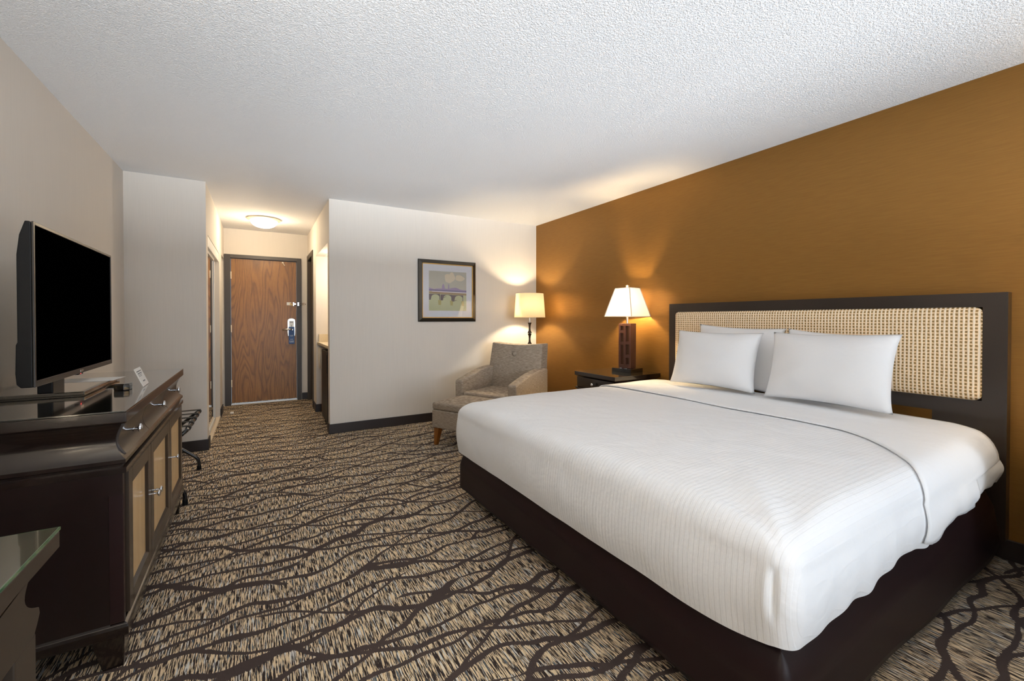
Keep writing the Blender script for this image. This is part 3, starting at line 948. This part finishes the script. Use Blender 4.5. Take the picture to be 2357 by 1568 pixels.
def hem(x, y, nx, ny):
    h = .315
    if nx < -.5: h = .315 + .03 * max(0, 1 - (y - BY0) / .35) ** 2
    if ny < -.3:
        h = .35 + .05 * min(1, max(0, (x - 1.2) / .6)) + .045 * min(1, max(0, (x - 1.8) / 1.0))
        h += .006 * math.sin(x * 14 + 1.2) + .004 * math.sin(x * 31) - .028 * math.exp(-((x - 2.06) / .07) ** 2)
    cd = math.hypot(x - BX0, y - BY0)
    h += .012 * math.exp(-(cd / .1) ** 2)
    h += .004 * hnoise(x * 5, y * 5, 7)
    return h


TZ = .672
RIM = .552
crown = [(.085 * (1 - math.cos(math.radians(a))), RIM + (TZ - .016 - RIM) * math.sin(math.radians(a))) for a in (8, 17, 27, 38, 50, 62, 74, 86)]
crown += [(.11, TZ - .013), (.16, TZ - .009), (.24, TZ - .006), (.33, TZ - .004), (.44, TZ - .002), (.56, TZ), (.68, TZ), (.80, TZ), (.93, TZ)]


def side_b(x, y, ny, s, z):
    b_ = .012 * math.sin(PI * s) - .006 * (1 - s) ** 3
    b_ += .006 * hnoise(x * 4, y * 4, z * 3) * (1 - .5 * s) * min(1, s * 4 + .2)
    # wrinkles in the fitted part at the head of the near side
    if ny < -.3 and x > 2.4: b_ += .003 * math.sin(z * 62 + x * 9) * min(1, (x - 2.4) / .2)
    if ny < -.3: b_ += .003 * math.sin(x * 40 + 3 * z) * (1 - s)
    return b_


def cfn(x, y, nx, ny, k):
    hz = hem(x, y, nx, ny)
    cd = math.hypot(x - BX0, y - BY0); cf = math.hypot(x - BX0, y - BY1)
    corner = math.exp(-(cd / .22) ** 2) + math.exp(-(cf / .22) ** 2)
    if k < NH:
        s = k / (NH - 1)
        z = hz + (RIM - hz) * s
        b_ = side_b(x, y, ny, s, z)
        # folded corner crease: a groove with a raised lip
        if nx < -.2 and cd < .25:
            c = (y - (BY0 + .028)); g = math.exp(-(c / .007) ** 2); lip = math.exp(-((c - .018) / .012) ** 2)
            b_ += (-.014 * g + .005 * lip) * math.sin(PI * min(1, (1 - s) * 1.3 + .12))
        # inner pulled-in hem at corners
        return (x + nx * b_, y + ny * b_, z)
    d, z = crown[k - NH]
    z -= .03 * corner * math.exp(-d / .12) * (1 - math.exp(-d / .03))
    z -= .0
    dx, dy = (CX - x), (CY - y)
    # inset metric: equal distance near the rim, proportional near the middle
    hx_, hy_ = (BX1 - BX0) / 2, (BY1 - BY0) / 2
    px, py = x + dx * d / max(hx_, .01) * .0 + (CX - x) * d, y + (CY - y) * d
    # diagonal tension folds running in from the near foot corner
    r = math.hypot(px - BX0, py - BY0)
    ang = math.atan2(py - BY0, px - BX0)
    z += .006 * min(1, d / .05) * math.sin(ang * 9 + 1.0) * math.exp(-((r - .2) / .16) ** 2)
    z += (.007 * hnoise(px * 1.6, py * 1.9, 3) + .0025 * hnoise(px * 6, py * 2.5, 5)) * min(1, d / .06)
    return (px, py, z)
bm, cols = ringmesh(co, cfn, NH + len(crown))
bm.faces.new([c[-1] for c in cols])
dv = obj('duvet', bm, 'comforter', smooth=True)
tag(dv, 'smooth white pinstriped duvet tucked over the king bed', 'duvet')


def top_z(x, y):
    d = min(min(x - BX0 + OFF, BX1 + OFF - x) / ((BX1 - BX0) / 2 + OFF), min(y - BY0 + OFF, BY1 + OFF - y) / ((BY1 - BY0) / 2 + OFF))
    d = max(0, d)
    pts = [(0, RIM)] + crown
    for (a, za), (b_, zb) in zip(pts, pts[1:]):
        if d <= b_: return za + (zb - za) * (d - a) / (b_ - a)
    return TZ


# folded-back top sheet band over the duvet ---------------------------
bm = B(); rows = []
cross = []
for k in range(10): cross.append(('n', k / 9))           # near side, hem -> rim
HY = (BY1 - BY0) / 2 + OFF
CR = []
for i_, (d_, z_) in enumerate(crown):
    a_ = math.radians((8, 17, 27, 38, 50, 62, 74, 86)[i_]) if i_ < 8 else PI / 2
    CR.append((d_, z_, math.cos(a_), math.sin(a_)))
fine = []
for p_, q_ in zip(CR, CR[1:]):
    fine.append(p_)
    if q_[0] - p_[0] > .04:
        for m_ in (.25, .5, .75): fine.append(tuple(u_ + (v_ - u_) * m_ for u_, v_ in zip(p_, q_)))
fine.append(CR[-1])
for d_, z_, c_, s_ in fine: cross.append(('t', (CY - HY * (1 - d_), z_, -c_, s_)))
for d_, z_, c_, s_ in fine[::-1]: cross.append(('t', (CY + HY * (1 - d_), z_, c_, s_)))
for k in range(10): cross.append(('f', 1 - k / 9))
NXs = 26
for kind, v in cross:
    row = []
    if kind == 't':
        y, z0_, nyy, nzz = v
        e = max(0, 1 - (y - BY0) / .42)
        xb = 2.365 - .36 * e ** 1.7 + .012 * math.sin(y * 3)
        xe = 3.0 - (.10 * max(0, 1 - (y - BY0) / .16) ** 1.5) - (.06 * max(0, 1 - (BY1 - y) / .16))
    elif kind == 'n':
        y = BY0 - .012; xb = 1.985; xe = 2.54 if v < .9 else 2.54 + (2.90 - 2.54) * (v - .9) / .1
    else:
        y = BY1 + .012; xb = 2.36; xe = 2.9
    for i in range(NXs):
        x = xb + (xe - xb) * i / (NXs - 1)
        if kind == 't':
            dd_ = 1 - abs(y - CY) / HY
            z = z0_ + (.007 * hnoise(x * 1.6, y * 1.9, 3) + .0025 * hnoise(x * 6, y * 2.5, 5)) * min(1, dd_ / .06)
            row.append(bm.verts.new((x, y + nyy * .0105, z + nzz * .0105)))
        else:
            zb = hem(x, y, 0, -1 if kind == 'n' else 1) - .012
            if kind == 'n': zb = .415 + .02 * (x - 1.98) - .02 * math.exp(-((x - 2.08) / .09) ** 2) + .008 * math.sin(x * 17)
            z = zb + (RIM - zb) * v
            sgn = -1 if kind == 'n' else 1
            hz_ = hem(x, BY0 if kind == 'n' else BY1, 0, -1 if kind == 'n' else 1)
            b_ = max(side_b(x, BY0 if kind == 'n' else BY1, -1 if kind == 'n' else 1, max(0, min(1, (z - hz_) / (RIM - hz_))), z), -.002) + .0095 + .0015 * math.sin(x * 45) * (1 - v)
            row.append(bm.verts.new((x, (BY0 - OFF if kind == 'n' else BY1 + OFF) + sgn * b_, z)))
    rows.append(row)
for a, b_ in zip(rows, rows[1:]):
    for i in range(NXs - 1): bm.faces.new((a[i], a[i + 1], b_[i + 1], b_[i]))
fs = obj('folded_sheet', bm, 'sheet', smooth=True, solid=.0045)
tag(fs, 'white top sheet folded back over the duvet below the pillows', 'sheet')
# loose tuck of the sheet poking out at the near head corner

# pillows -------------------------------------------------------------


def pillow_mesh(w, h, t, seed=0, n=36):
    bm = B(); front = []; back = []
    for s in (1, -1):
        g = []
        for j in range(n + 1):
            v = -1 + 2 * j / n; r = []
            for i in range(n + 1):
                u = -1 + 2 * i / n
                x = w / 2 * u * (1 - .05 * (1 - v * v)); z = h / 2 * v * (1 - .07 * (1 - u * u))
                e = max(0, (1 - abs(u) ** 2.6)) ** .55 * max(0, (1 - abs(v) ** 2.6)) ** .55
                y = s * t / 2 * e
                y += .006 * hnoise(u * 2 + seed, v * 2, s) * e ** .3
                # dog-eared corners sag a bit forward
                y += .02 * (abs(u * v) ** 6) * (1 if u > 0 else -.4)
                r.append(bm.verts.new((x, y, z)))
            g.append(r)
        for j in range(n):
            for i in range(n): bm.faces.new((g[j][i], g[j][i + 1], g[j + 1][i + 1], g[j + 1][i]))
    bmesh.ops.remove_doubles(bm, verts=bm.verts[:], dist=.0008)
    return bm


def pillow(label, loc, w, h, t, lean, yaw, roll, seed):
    """local: width along X, height along Z, thickness along Y; stands facing -X of the room"""
    bm = pillow_mesh(w, h, t, seed)
    o = obj('pillow', bm, 'pillow', smooth=True)
    R = Matrix.Rotation(yaw - PI / 2, 4, 'Z') @ Matrix.Rotation(-lean, 4, 'X') @ Matrix.Rotation(roll, 4, 'Y')
    o.matrix_world = Matrix.Translation(loc) @ R
    tag(o, label, 'pillow', 'white pillows against the headboard')
    return o


pillow('white pillow standing behind, its top corner showing beyond the left front pillow', (3.04, 1.885, .915), .64, .46, .11, math.radians(7), math.radians(1), math.radians(2), 1)
pillow('white pillow mostly hidden behind the large right front pillow', (3.04, 1.29, .905), .50, .43, .11, math.radians(7), 0, math.radians(3), 2)
pillow('front white pillow nearest the table lamp, leaning upright', (2.865, 1.95, .903), .64, .42, .17, math.radians(16), math.radians(3), math.radians(0), 3)
pillow('large front white pillow nearest the bare end of the headboard', (2.865, 1.225, .907), .66, .43, .17, math.radians(16), math.radians(-3), math.radians(-1), 4)

# ------------------------------------------------------------------ nightstands


def nightstand(loc, label):
    ns = thing('nightstand', label, 'nightstand', loc, 0, 'nightstands beside the bed')
    Ln, Wn, zt = .545, .57, .695
    bm = B(); rings_box(bm, -Wn, 0, 0, Ln, [(0, zt - .005), (0, zt - .034), (.003, zt - .038)]); obj('top_board', bm, 'espresso', ns, bevel=.002)
    bm = B(); bx(bm, -Wn, 0, 0, Ln, zt - .0048, zt, bev=.001); obj('glass_top', bm, 'darkglass', ns)
    pf = [(.008, zt - .038)] + [(.014 + .028 * math.sin(PI * (k / 12) ** .85), zt - .045 - .10 * k / 12) for k in range(13)] + [(.006, zt - .15), (.006, zt - .162), (.016, zt - .168)]
    bm = B(); rings_box(bm, -Wn, 0, 0, Ln, pf); obj('frieze', bm, 'espresso', ns, smooth=True, angle=30)
    bm = B(); bx(bm, -Wn + .016, -.016, .016, Ln - .016, .13, zt - .168); obj('carcass', bm, 'espresso_side', ns)
    bm = B(); bx(bm, -Wn + .006, -Wn + .017, .03, Ln - .03, zt - .148 + .004, zt - .05, bev=.002)
    dr = obj('drawer', bm, 'espresso', ns)
    bm = B(); bx(bm, -Wn + .004, -Wn + .0155, .03, Ln - .03, .15, zt - .18, bev=.003); dl = obj('lower_drawer', bm, 'espresso', ns)
    for par, z in ((dr, zt - .098), (dl, .36)):
        bm = B(); y = Ln * .5; x = -Wn + .006
        tube(bm, [(x, y, z), (x - .026, y, z)], .004, 10); tube(bm, [(x - .024, y, z), (x - .03, y, z), (x - .036, y, z)], [.007, .0145, .009], 16)
        obj('knob', bm, 'chrome', par, smooth=True, angle=40)
    bm = B(); rings_box(bm, -Wn, 0, 0, Ln, [(.014, .13), (.002, .12), (.002, .095), (.012, .09)]); obj('base_moulding', bm, 'espresso', ns, bevel=.001)
    for lx in (-.055, -Wn + .055):
        for ly in (.055, Ln - .055):
            bm = B(); bx(bm, lx - .03, lx + .03, ly - .03, ly + .03, 0, .092, bev=.004); obj('leg', bm, 'espresso', ns)
    return ns


nightstand((3.19, 2.70, 0), 'dark glass topped nightstand on the armchair side of the bed')
nightstand((3.19, -.16, 0), 'dark glass topped nightstand out on the window side of the bed')

# ------------------------------------------------------------------ table lamp


def sq(bm, prof, rot=0.0, mi=0, asp=1.0):
    R = []
    for a, z in prof:
        R.append([bm.verts.new((sx * a * asp, sy * a, z)) for sx, sy in ((-1, -1), (1, -1), (1, 1), (-1, 1))])
    return R


tl = thing('table_lamp', 'lit table lamp with pyramid shade and lattice wood body beside armchair', 'lamp', (3.03, 2.96, .695), math.radians(9), 'table lamps on the nightstands')
bm = B(); bx(bm, -.095, .095, -.108, .108, 0, .033, bev=.002); obj('base', bm, 'gloss_black', tl)
# lattice body: front/back boards with openings, solid sides
bw, bd_, bz0, bz1 = .068, .042, .035, .458
bm = B()
hl = bz1 - bz0
cols_open = {0: [(.05, .10), (.13, .27), (.36, .62)], 1: []}
def board(x0, x1):
    # vertical members
    ys = [(-bw, -bw + .018), (-.012, .012), (bw - .018, bw)]
    for a, b_ in ys: bx(bm, x0, x1, a, b_, bz0, bz1)
    # rails (y range, z centre fraction from the top)
    for (a, b_), rails in (((.012, bw - .018), ((0, .055), (.155, .215), (.42, .48), (.93, 1.0))), ((-bw + .018, -.012), ((0, .055), (.41, .47), (.70, .77), (.915, 1.0)))):
        for f0, f1 in rails: bx(bm, x0, x1, a, b_, bz1 - hl * f1, bz1 - hl * f0)
board(-bd_, -bd_ + .014); board(bd_ - .014, bd_)
bx(bm, -bd_ + .014, bd_ - .014, -bw, -bw + .01, bz0, bz1); bx(bm, -bd_ + .014, bd_ - .014, bw - .01, bw, bz0, bz1)
bx(bm, -bd_ + .014, bd_ - .014, -bw + .01, bw - .01, bz1 - .01, bz1); bx(bm, -bd_ + .014, bd_ - .014, -bw + .01, bw - .01, bz0, bz0 + .006)
obj('lattice_body', bm, 'lamp_wood', tl)
bm = B(); bx(bm, -bd_ + .015, -bd_ + .018, -bw + .01, bw - .01, bz0 + .006, bz1 - .01); bx(bm, bd_ - .018, bd_ - .015, -bw + .01, bw - .01, bz0 + .006, bz1 - .01)
obj('lattice_backing', bm, M('lattice_backing_brown', (70, 42, 22), .5), tl)
for y in (-.03, .03):
    bm = B(); lathe(bm, [(.012, .0331), (.012, .0352)], -.062, y, 12); obj('metal_stud', bm, 'chrome', tl)
bm = B(); lathe(bm, [(.011, bz1), (.011, .525), (.018, .527), (.018, .56), (.006, .565), (.006, .79)], n=20); obj('stem', bm, 'satin', tl, smooth=True, angle=40)
bm = B(); R = sq(bm, [(.152, .523), (.0805, .793)])
for k in range(4): bm.faces.new((R[0][k], R[0][(k + 1) % 4], R[1][(k + 1) % 4], R[1][k]))
obj('lamp_shade', bm, 'shade_white', tl, solid=.0015)
bm = B()
for a, z in ((.153, .523), (.081, .793)):
    c4 = [Vector((sx * a, sy * a, z)) for sx, sy in ((-1, -1), (1, -1), (1, 1), (-1, 1))]
    for k in range(4): tube(bm, [c4[k], c4[(k + 1) % 4]], .0032, 6)
for sx, sy in ((-1, -1), (1, -1), (1, 1), (-1, 1)): tube(bm, [(sx * .153, sy * .153, .523), (sx * .081, sy * .081, .793)], .0045, 6)
obj('shade_trim', bm, 'shade_trim', tl)
bm = B()
lathe(bm, [(.004, .79), (.004, .80), (.013, .803), (.017, .808), (.013, .812), (.013, .816), (.017, .82), (.004, .822)], n=20)
for k in range(4):
    a = PI / 4 + k * PI / 2; tube(bm, [(0, 0, .79), (.0805 * math.sqrt(2) * math.cos(a), .0805 * math.sqrt(2) * math.sin(a), .793)], .0018, 6)
obj('finial', bm, 'satin', tl, smooth=True, angle=40)
bm = B(); lathe(bm, [(.01, .56), (.022, .57), (.024, .585), (.018, .598), (.006, .604)], -.02, 0, 20); obj('bulb', bm, 'bulb', tl, smooth=True)
point('table_lamp_glow', (-.03, .02, .645), 22, (1.0, .72, .38), .035, tl)
tl2 = dup(tl, (3.03, .12, .695), math.radians(9), 'lit table lamp on the nightstand at the window side of the bed', 'table lamps on the nightstands')
for ch in tl2.children:
    if ch.type == 'LIGHT':
        ch.data = ch.data.copy(); ch.data.energy = 4

# ------------------------------------------------------------------ floor lamp
fl = thing('floor_lamp', 'lit floor lamp with cream drum shade behind the armchair', 'lamp', (2.885, 4.45, 0))
bm = B(); lathe(bm, [(.14, 0), (.14, .012), (.12, .02), (.03, .03), (.012, .05)], n=48); obj('base', bm, 'bronze', fl, smooth=True, angle=40)
bm = B(); prof = [(.011, .05)]
z = .06; k = 0
segs = [.20, .20, .20, .20, .12, .12]
prof = [(.010, .045)]
z = .05
for ln in [.16, .16, .15, .14, .14, .125, .125]:
    prof += [(.010, z), (.026, z + .006), (.026, z + .010), (.014, z + .03), (.011, z + ln * .5), (.014, z + ln - .03), (.024, z + ln - .008), (.026, z + ln - .004)]
    z += ln
sc_ = (1.155 - .05) / (z - .05)
prof = [(r, .05 + (zz_ - .05) * sc_) for r, zz_ in prof]
lathe(bm, prof, n=24); obj('turned_column', bm, 'bronze', fl, smooth=True, angle=50)
bm = B(); lathe(bm, [(.011, 1.153), (.011, 1.225), (.016, 1.228), (.016, 1.27), (.005, 1.275), (.005, 1.50)], n=18); obj('neck', bm, 'satin', fl, smooth=True, angle=40)
bm = B(); lathe(bm, [(.192, 1.213), (.170, 1.508)], n=72, cap=False); obj('lamp_shade', bm, 'shade_cream', fl, smooth=True, solid=.0015)
bm = B()
for k in range(3):
    a = k * 2 * PI / 3; tube(bm, [(0, 0, 1.498), (.169 * math.cos(a), .169 * math.sin(a), 1.503)], .0018, 6)
obj('shade_spider', bm, 'satin', fl)
bm = B(); lathe(bm, [(.01, 1.27), (.022, 1.28), (.024, 1.295), (.018, 1.31), (.006, 1.318)], 0, 0, 20); obj('bulb', bm, 'bulb', fl, smooth=True)
point('floor_lamp_glow', (.0, 0, 1.36), 18, (1.0, .80, .52), .03, fl)

# ------------------------------------------------------------------ armchair + ottoman
ANG = math.atan2(.45, .893)      # chair depth axis in room coordinates
O = Vector((1.41, 3.885, 0))
# local frame: +x = backwards (depth), -y = s direction (to the right in the photo)


def rloc(b_, s):
    return (O.x + .893 * b_ + .45 * s, O.y + .45 * b_ - .893 * s, 0)


ot = thing('ottoman', 'grey brown upholstered ottoman in front of the armchair', 'ottoman', rloc(.235, .265), ANG)
bm = B(); bx(bm, -.235, .235, -.265, .265, .165, .335); obj('body', bm, 'upholstery', ot, smooth=True, bevel=.012, wn=True)
bm = B()
n = 14; g = []
for j in range(n + 1):
    r = []
    for i in range(n + 1):
        u, v = -1 + 2 * i / n, -1 + 2 * j / n
        r.append(bm.verts.new((.235 * u, .265 * v, .405 + .018 * (1 - u * u) * (1 - v * v))))
    g.append(r)
for j in range(n):
    for i in range(n): bm.faces.new((g[j][i], g[j][i + 1], g[j + 1][i + 1], g[j + 1][i]))
ge = bmesh.ops.extrude_face_region(bm, geom=bm.faces[:])
for v in [e for e in ge['geom'] if isinstance(e, bmesh.types.BMVert)]: v.co.z = .336
obj('cushion', bm, 'upholstery', ot, smooth=True, bevel=.02, seg=4, wn=True)
for sx in (-1, 1):
    for sy in (-1, 1):
        bm = B()
        t_ = [(sx * .19 + a * .03, sy * .22 + c * .03) for a, c in ((-1, -1), (1, -1), (1, 1), (-1, 1))]
        q = [(sx * .205 + a * .016, sy * .235 + c * .016) for a, c in ((-1, -1), (1, -1), (1, 1), (-1, 1))]
        A = [bm.verts.new((*p, .166)) for p in t_]; Bv = [bm.verts.new((*p, 0)) for p in q]
        bm.faces.new(A); bm.faces.new(Bv[::-1])
        for i in range(4): bm.faces.new((A[i], A[(i + 1) % 4], Bv[(i + 1) % 4], Bv[i]))
        obj('leg', bm, 'amber_wood', ot, bevel=.002)

ac = thing('armchair', 'grey brown upholstered armchair with one back button in the corner', 'armchair', rloc(.49, .255), ANG)
hwc = .385
bm = B(); bx(bm, .02, .66, -hwc + .02, hwc - .02, .15, .33); obj('seat_base', bm, 'upholstery', ac, smooth=True, bevel=.012, wn=True)
bm = B(); bx(bm, .0, .55, -.28, .28, .33, .43); obj('seat_cushion', bm, 'upholstery', ac, smooth=True, bevel=.022, seg=4, wn=True)
for s in (-1, 1):
    bm = B()
    top = [(0.0, .545)]
    for k in range(1, 11):
        u = k / 10; top.append((.56 * u, .55 + .105 * math.sin(u * PI / 2) ** 1.1))
    poly = [(0.0, .15)] + top + [(.66, .655), (.66, .15)]
    prism(bm, poly, (-hwc if s < 0 else hwc - .105), (-hwc + .105 if s < 0 else hwc), 'Y')
    obj('arm', bm, 'upholstery', ac, smooth=True, bevel=.02, seg=4, wn=True)
# back: slightly flared, concave top edge
bm = B(); nn_ = 18
fr_, bk_ = [], []
for j in range(nn_ + 1):
    v = j / nn_
    rf, rb_ = [], []
    for i in range(nn_ + 1):
        u = -1 + 2 * i / nn_
        zt_ = .905 + .018 * abs(u) ** 2.2
        z = .34 + (zt_ - .34) * v
        wv = .355 if z < .66 else .355 + .0 * (z - .66)
        wv = (.285 if z < .655 else .357)
        xf_ = .50 + .10 * (z - .40) / .5 + .035 * abs(u) ** 3 - .012 * math.cos(u * PI / 2) * math.sin(PI * v)
        xf_ += .022 * math.exp(-(((u * .355) / .035) ** 2 + ((z - .80) / .035) ** 2))
        wv = .357
        wv = .335 + .02 * (1 - v)
        rf.append(bm.verts.new((xf_, .012 + wv * u, z)))
        rb_.append(bm.verts.new((.665 + .115 * (z - .15) / .76, wv * u + .012, z)))
    fr_.append(rf); bk_.append(rb_)
for j in range(nn_):
    for i in range(nn_):
        bm.faces.new((fr_[j][i], fr_[j][i + 1], fr_[j + 1][i + 1], fr_[j + 1][i])); bm.faces.new((bk_[j][i], bk_[j + 1][i], bk_[j + 1][i + 1], bk_[j][i + 1]))
for j in range(nn_):
    for i in (0, nn_): bm.faces.new((fr_[j][i], fr_[j + 1][i], bk_[j + 1][i], bk_[j][i]))
for i in range(nn_):
    for j in (0, nn_): bm.faces.new((fr_[j][i], fr_[j][i + 1], bk_[j][i + 1], bk_[j][i]))
bkrest = obj('backrest', bm, 'upholstery', ac, smooth=True, bevel=.014, seg=3, wn=True)
bm = B(); tube(bm, [(.600, 0, .80), (.578, 0, .80), (.570, 0, .80), (.567, 0, .80)], [.026, .026, .022, .010], 20); obj('button', bm, 'upholstery', bkrest, smooth=True)
for sx, x in ((-1, .06), (1, .62)):
    for sy in (-1, 1):
        bm = B()
        t_ = [(x + a * .028, sy * .33 + c * .028) for a, c in ((-1, -1), (1, -1), (1, 1), (-1, 1))]
        q = [(x + sx * .02 + a * .015, sy * .345 + c * .015) for a, c in ((-1, -1), (1, -1), (1, 1), (-1, 1))]
        A = [bm.verts.new((*p, .152)) for p in t_]; Bv = [bm.verts.new((*p, 0)) for p in q]
        bm.faces.new(A); bm.faces.new(Bv[::-1])
        for i in range(4): bm.faces.new((A[i], A[(i + 1) % 4], Bv[(i + 1) % 4], Bv[i]))
        obj('leg', bm, 'amber_wood', ac, bevel=.002)

# ------------------------------------------------------------------ framed picture
pc = thing('framed_picture', 'black framed river and bridge print hanging on the beige wall', 'picture', (1.935, YB, 1.525))
pw, ph = .365, .362
bm = B()
# bevelled mitred frame: outer face slopes
def framering(o_, i_, y_o, y_i):
    A = [bm.verts.new((sx * o_[0], y_o, sz * o_[1])) for sx, sz in ((-1, -1), (1, -1), (1, 1), (-1, 1))]
    Bv = [bm.verts.new((sx * i_[0], y_i, sz * i_[1])) for sx, sz in ((-1, -1), (1, -1), (1, 1), (-1, 1))]
    return A, Bv
R0 = [bm.verts.new((sx * pw, 0, sz * ph)) for sx, sz in ((-1, -1), (1, -1), (1, 1), (-1, 1))]
R1 = [bm.verts.new((sx * pw, -.012, sz * ph)) for sx, sz in ((-1, -1), (1, -1), (1, 1), (-1, 1))]
R2 = [bm.verts.new((sx * (pw - .006), -.018, sz * (ph - .006))) for sx, sz in ((-1, -1), (1, -1), (1, 1), (-1, 1))]
R3 = [bm.verts.new((sx * (pw - .040), -.034, sz * (ph - .040))) for sx, sz in ((-1, -1), (1, -1), (1, 1), (-1, 1))]
R4 = [bm.verts.new((sx * (pw - .044), -.034, sz * (ph - .044))) for sx, sz in ((-1, -1), (1, -1), (1, 1), (-1, 1))]
R5 = [bm.verts.new((sx * (pw - .044), -.004, sz * (ph - .044))) for sx, sz in ((-1, -1), (1, -1), (1, 1), (-1, 1))]
for a, b_ in ((R0, R1), (R1, R2), (R2, R3), (R3, R4), (R4, R5), (R5, R0)):
    for k in range(4): bm.faces.new((a[k], a[(k + 1) % 4], b_[(k + 1) % 4], b_[k]))
obj('frame', bm, 'frame_black', pc)
bm = B(); q = pw - .044; r = ph - .044
for a in ((-q, -q + .010, -r, r), (q - .010, q, -r, r), (-q, q, -r, -r + .010), (-q, q, r - .010, r)): bx(bm, a[0], a[1], -.026, -.012, a[2], a[3])
obj('gold_fillet', bm, 'gold', pc)
bm = B(); bx(bm, -q, q, -.014, -.004, -r, r); obj('mat_board', bm, 'matboard', pc)
# print: generic river, arched bridge, hazy skyline
PM = [M('print_sky', (202, 196, 180), .8, var=.1, vscale=9), M('print_cloud', (234, 218, 191), .8, var=.06, vscale=14), M('print_mauve_skyline', (170, 150, 182), .8, var=.08, vscale=20),
      M('print_far_bridge', (127, 118, 152), .8, var=.1, vscale=20), M('print_bridge_stone', (166, 141, 109), .8, var=.12, vscale=40), M('print_arch_shadow', (104, 91, 95), .8, var=.1, vscale=30),
      M('print_river', (200, 202, 159), .8, var=.1, vscale=12), M('print_reflection', (182, 170, 109), .8, var=.1, vscale=18), M('print_white_barges', (223, 209, 216), .8, var=.06, vscale=40)]
bm = B(); pa, pb = -.236, .238; za_, zb_ = -.232, .232
yy = [-.0148]
def flat(pts, mi):
    yy[0] -= .00012
    f = bm.faces.new([bm.verts.new((p[0], yy[0], p[1])) for p in pts]); f.material_index = mi
flat([(pa, za_), (pb, za_), (pb, zb_), (pa, zb_)], 0)
def blob(cx, cz, rx, rz, mi, sd=0):
    flat([(max(pa, min(pb, cx + rx * (1 + .15 * math.sin(3 * a + sd)) * math.cos(a))), min(zb_, cz + rz * (1 + .12 * math.cos(2 * a + sd)) * math.sin(a))) for a in [2 * PI * k / 24 for k in range(24)]], mi)
blob(.01, .15, .055, .055, 1, 1); blob(.05, .17, .04, .05, 1, 3); blob(.15, .16, .06, .035, 1, 2)
flat([(pa, za_), (pb, za_), (pb, .0), (pa, .0)], 6)
sk = [(pa, -.005), (pa, .035), (-.21, .03), (-.17, .02), (-.15, .026), (-.11, .03), (-.08, .028), (-.075, .06), (-.065, .082), (-.055, .085), (-.045, .06), (-.04, .03), (-.01, .026), (0, .03), (.003, .075), (.008, .088), (.013, .075), (.016, .03), (.05, .04), (.10, .045), (.13, .036), (.16, .022), (.2, .018), (pb, .016), (pb, -.005)]
flat(sk, 2)
flat([(pa, .0), (pb, -.008), (pb, .008), (pa, .016)], 3)
flat([(-.2, -.012), (pb, -.020), (pb, -.008), (-.2, -.002)], 8)
flat([(pa, -.03), (pb, -.046), (pb, -.024), (pa, -.010)], 4)
for i, cx in enumerate((-.17, -.02, .125)):
    zb2 = -.036 - .004 * i
    flat([(cx - .075, zb2 - .07), (cx - .075, zb2), (cx + .07, zb2 - .002), (cx + .07, zb2 - .07 - .002)] if cx - .075 > pa else [(pa, zb2 - .07), (pa, zb2), (cx + .07, zb2), (cx + .07, zb2 - .07)], 5)
    flat([(cx - .045 * 1 + .0, zb2 - .0702)] + [(cx + .012 + .05 * math.cos(PI - PI * k / 12), zb2 - .04 + .034 * math.sin(PI * k / 12)) for k in range(13)] + [(cx + .062, zb2 - .073)], 6)
    flat([(cx + .045, zb2 - .072), (cx + .085, zb2 - .072), (cx + .08, zb2 - .13), (cx + .05, zb2 - .128)], 7)
flat([(.05, -.118), (.11, -.104), (.112, -.108), (.06, -.124)], 5); flat([(-.06, -.072), (-.02, -.062), (-.02, -.066), (-.055, -.078)], 5)
obj('print', bm, PM, pc, smooth='raw')
for f in pc.children[-1].data.polygons: f.use_smooth = False
bm = B(); bx(bm, -q, q, -.0205, -.0195, -r, r); obj('picture_glass', bm, 'pane', pc)
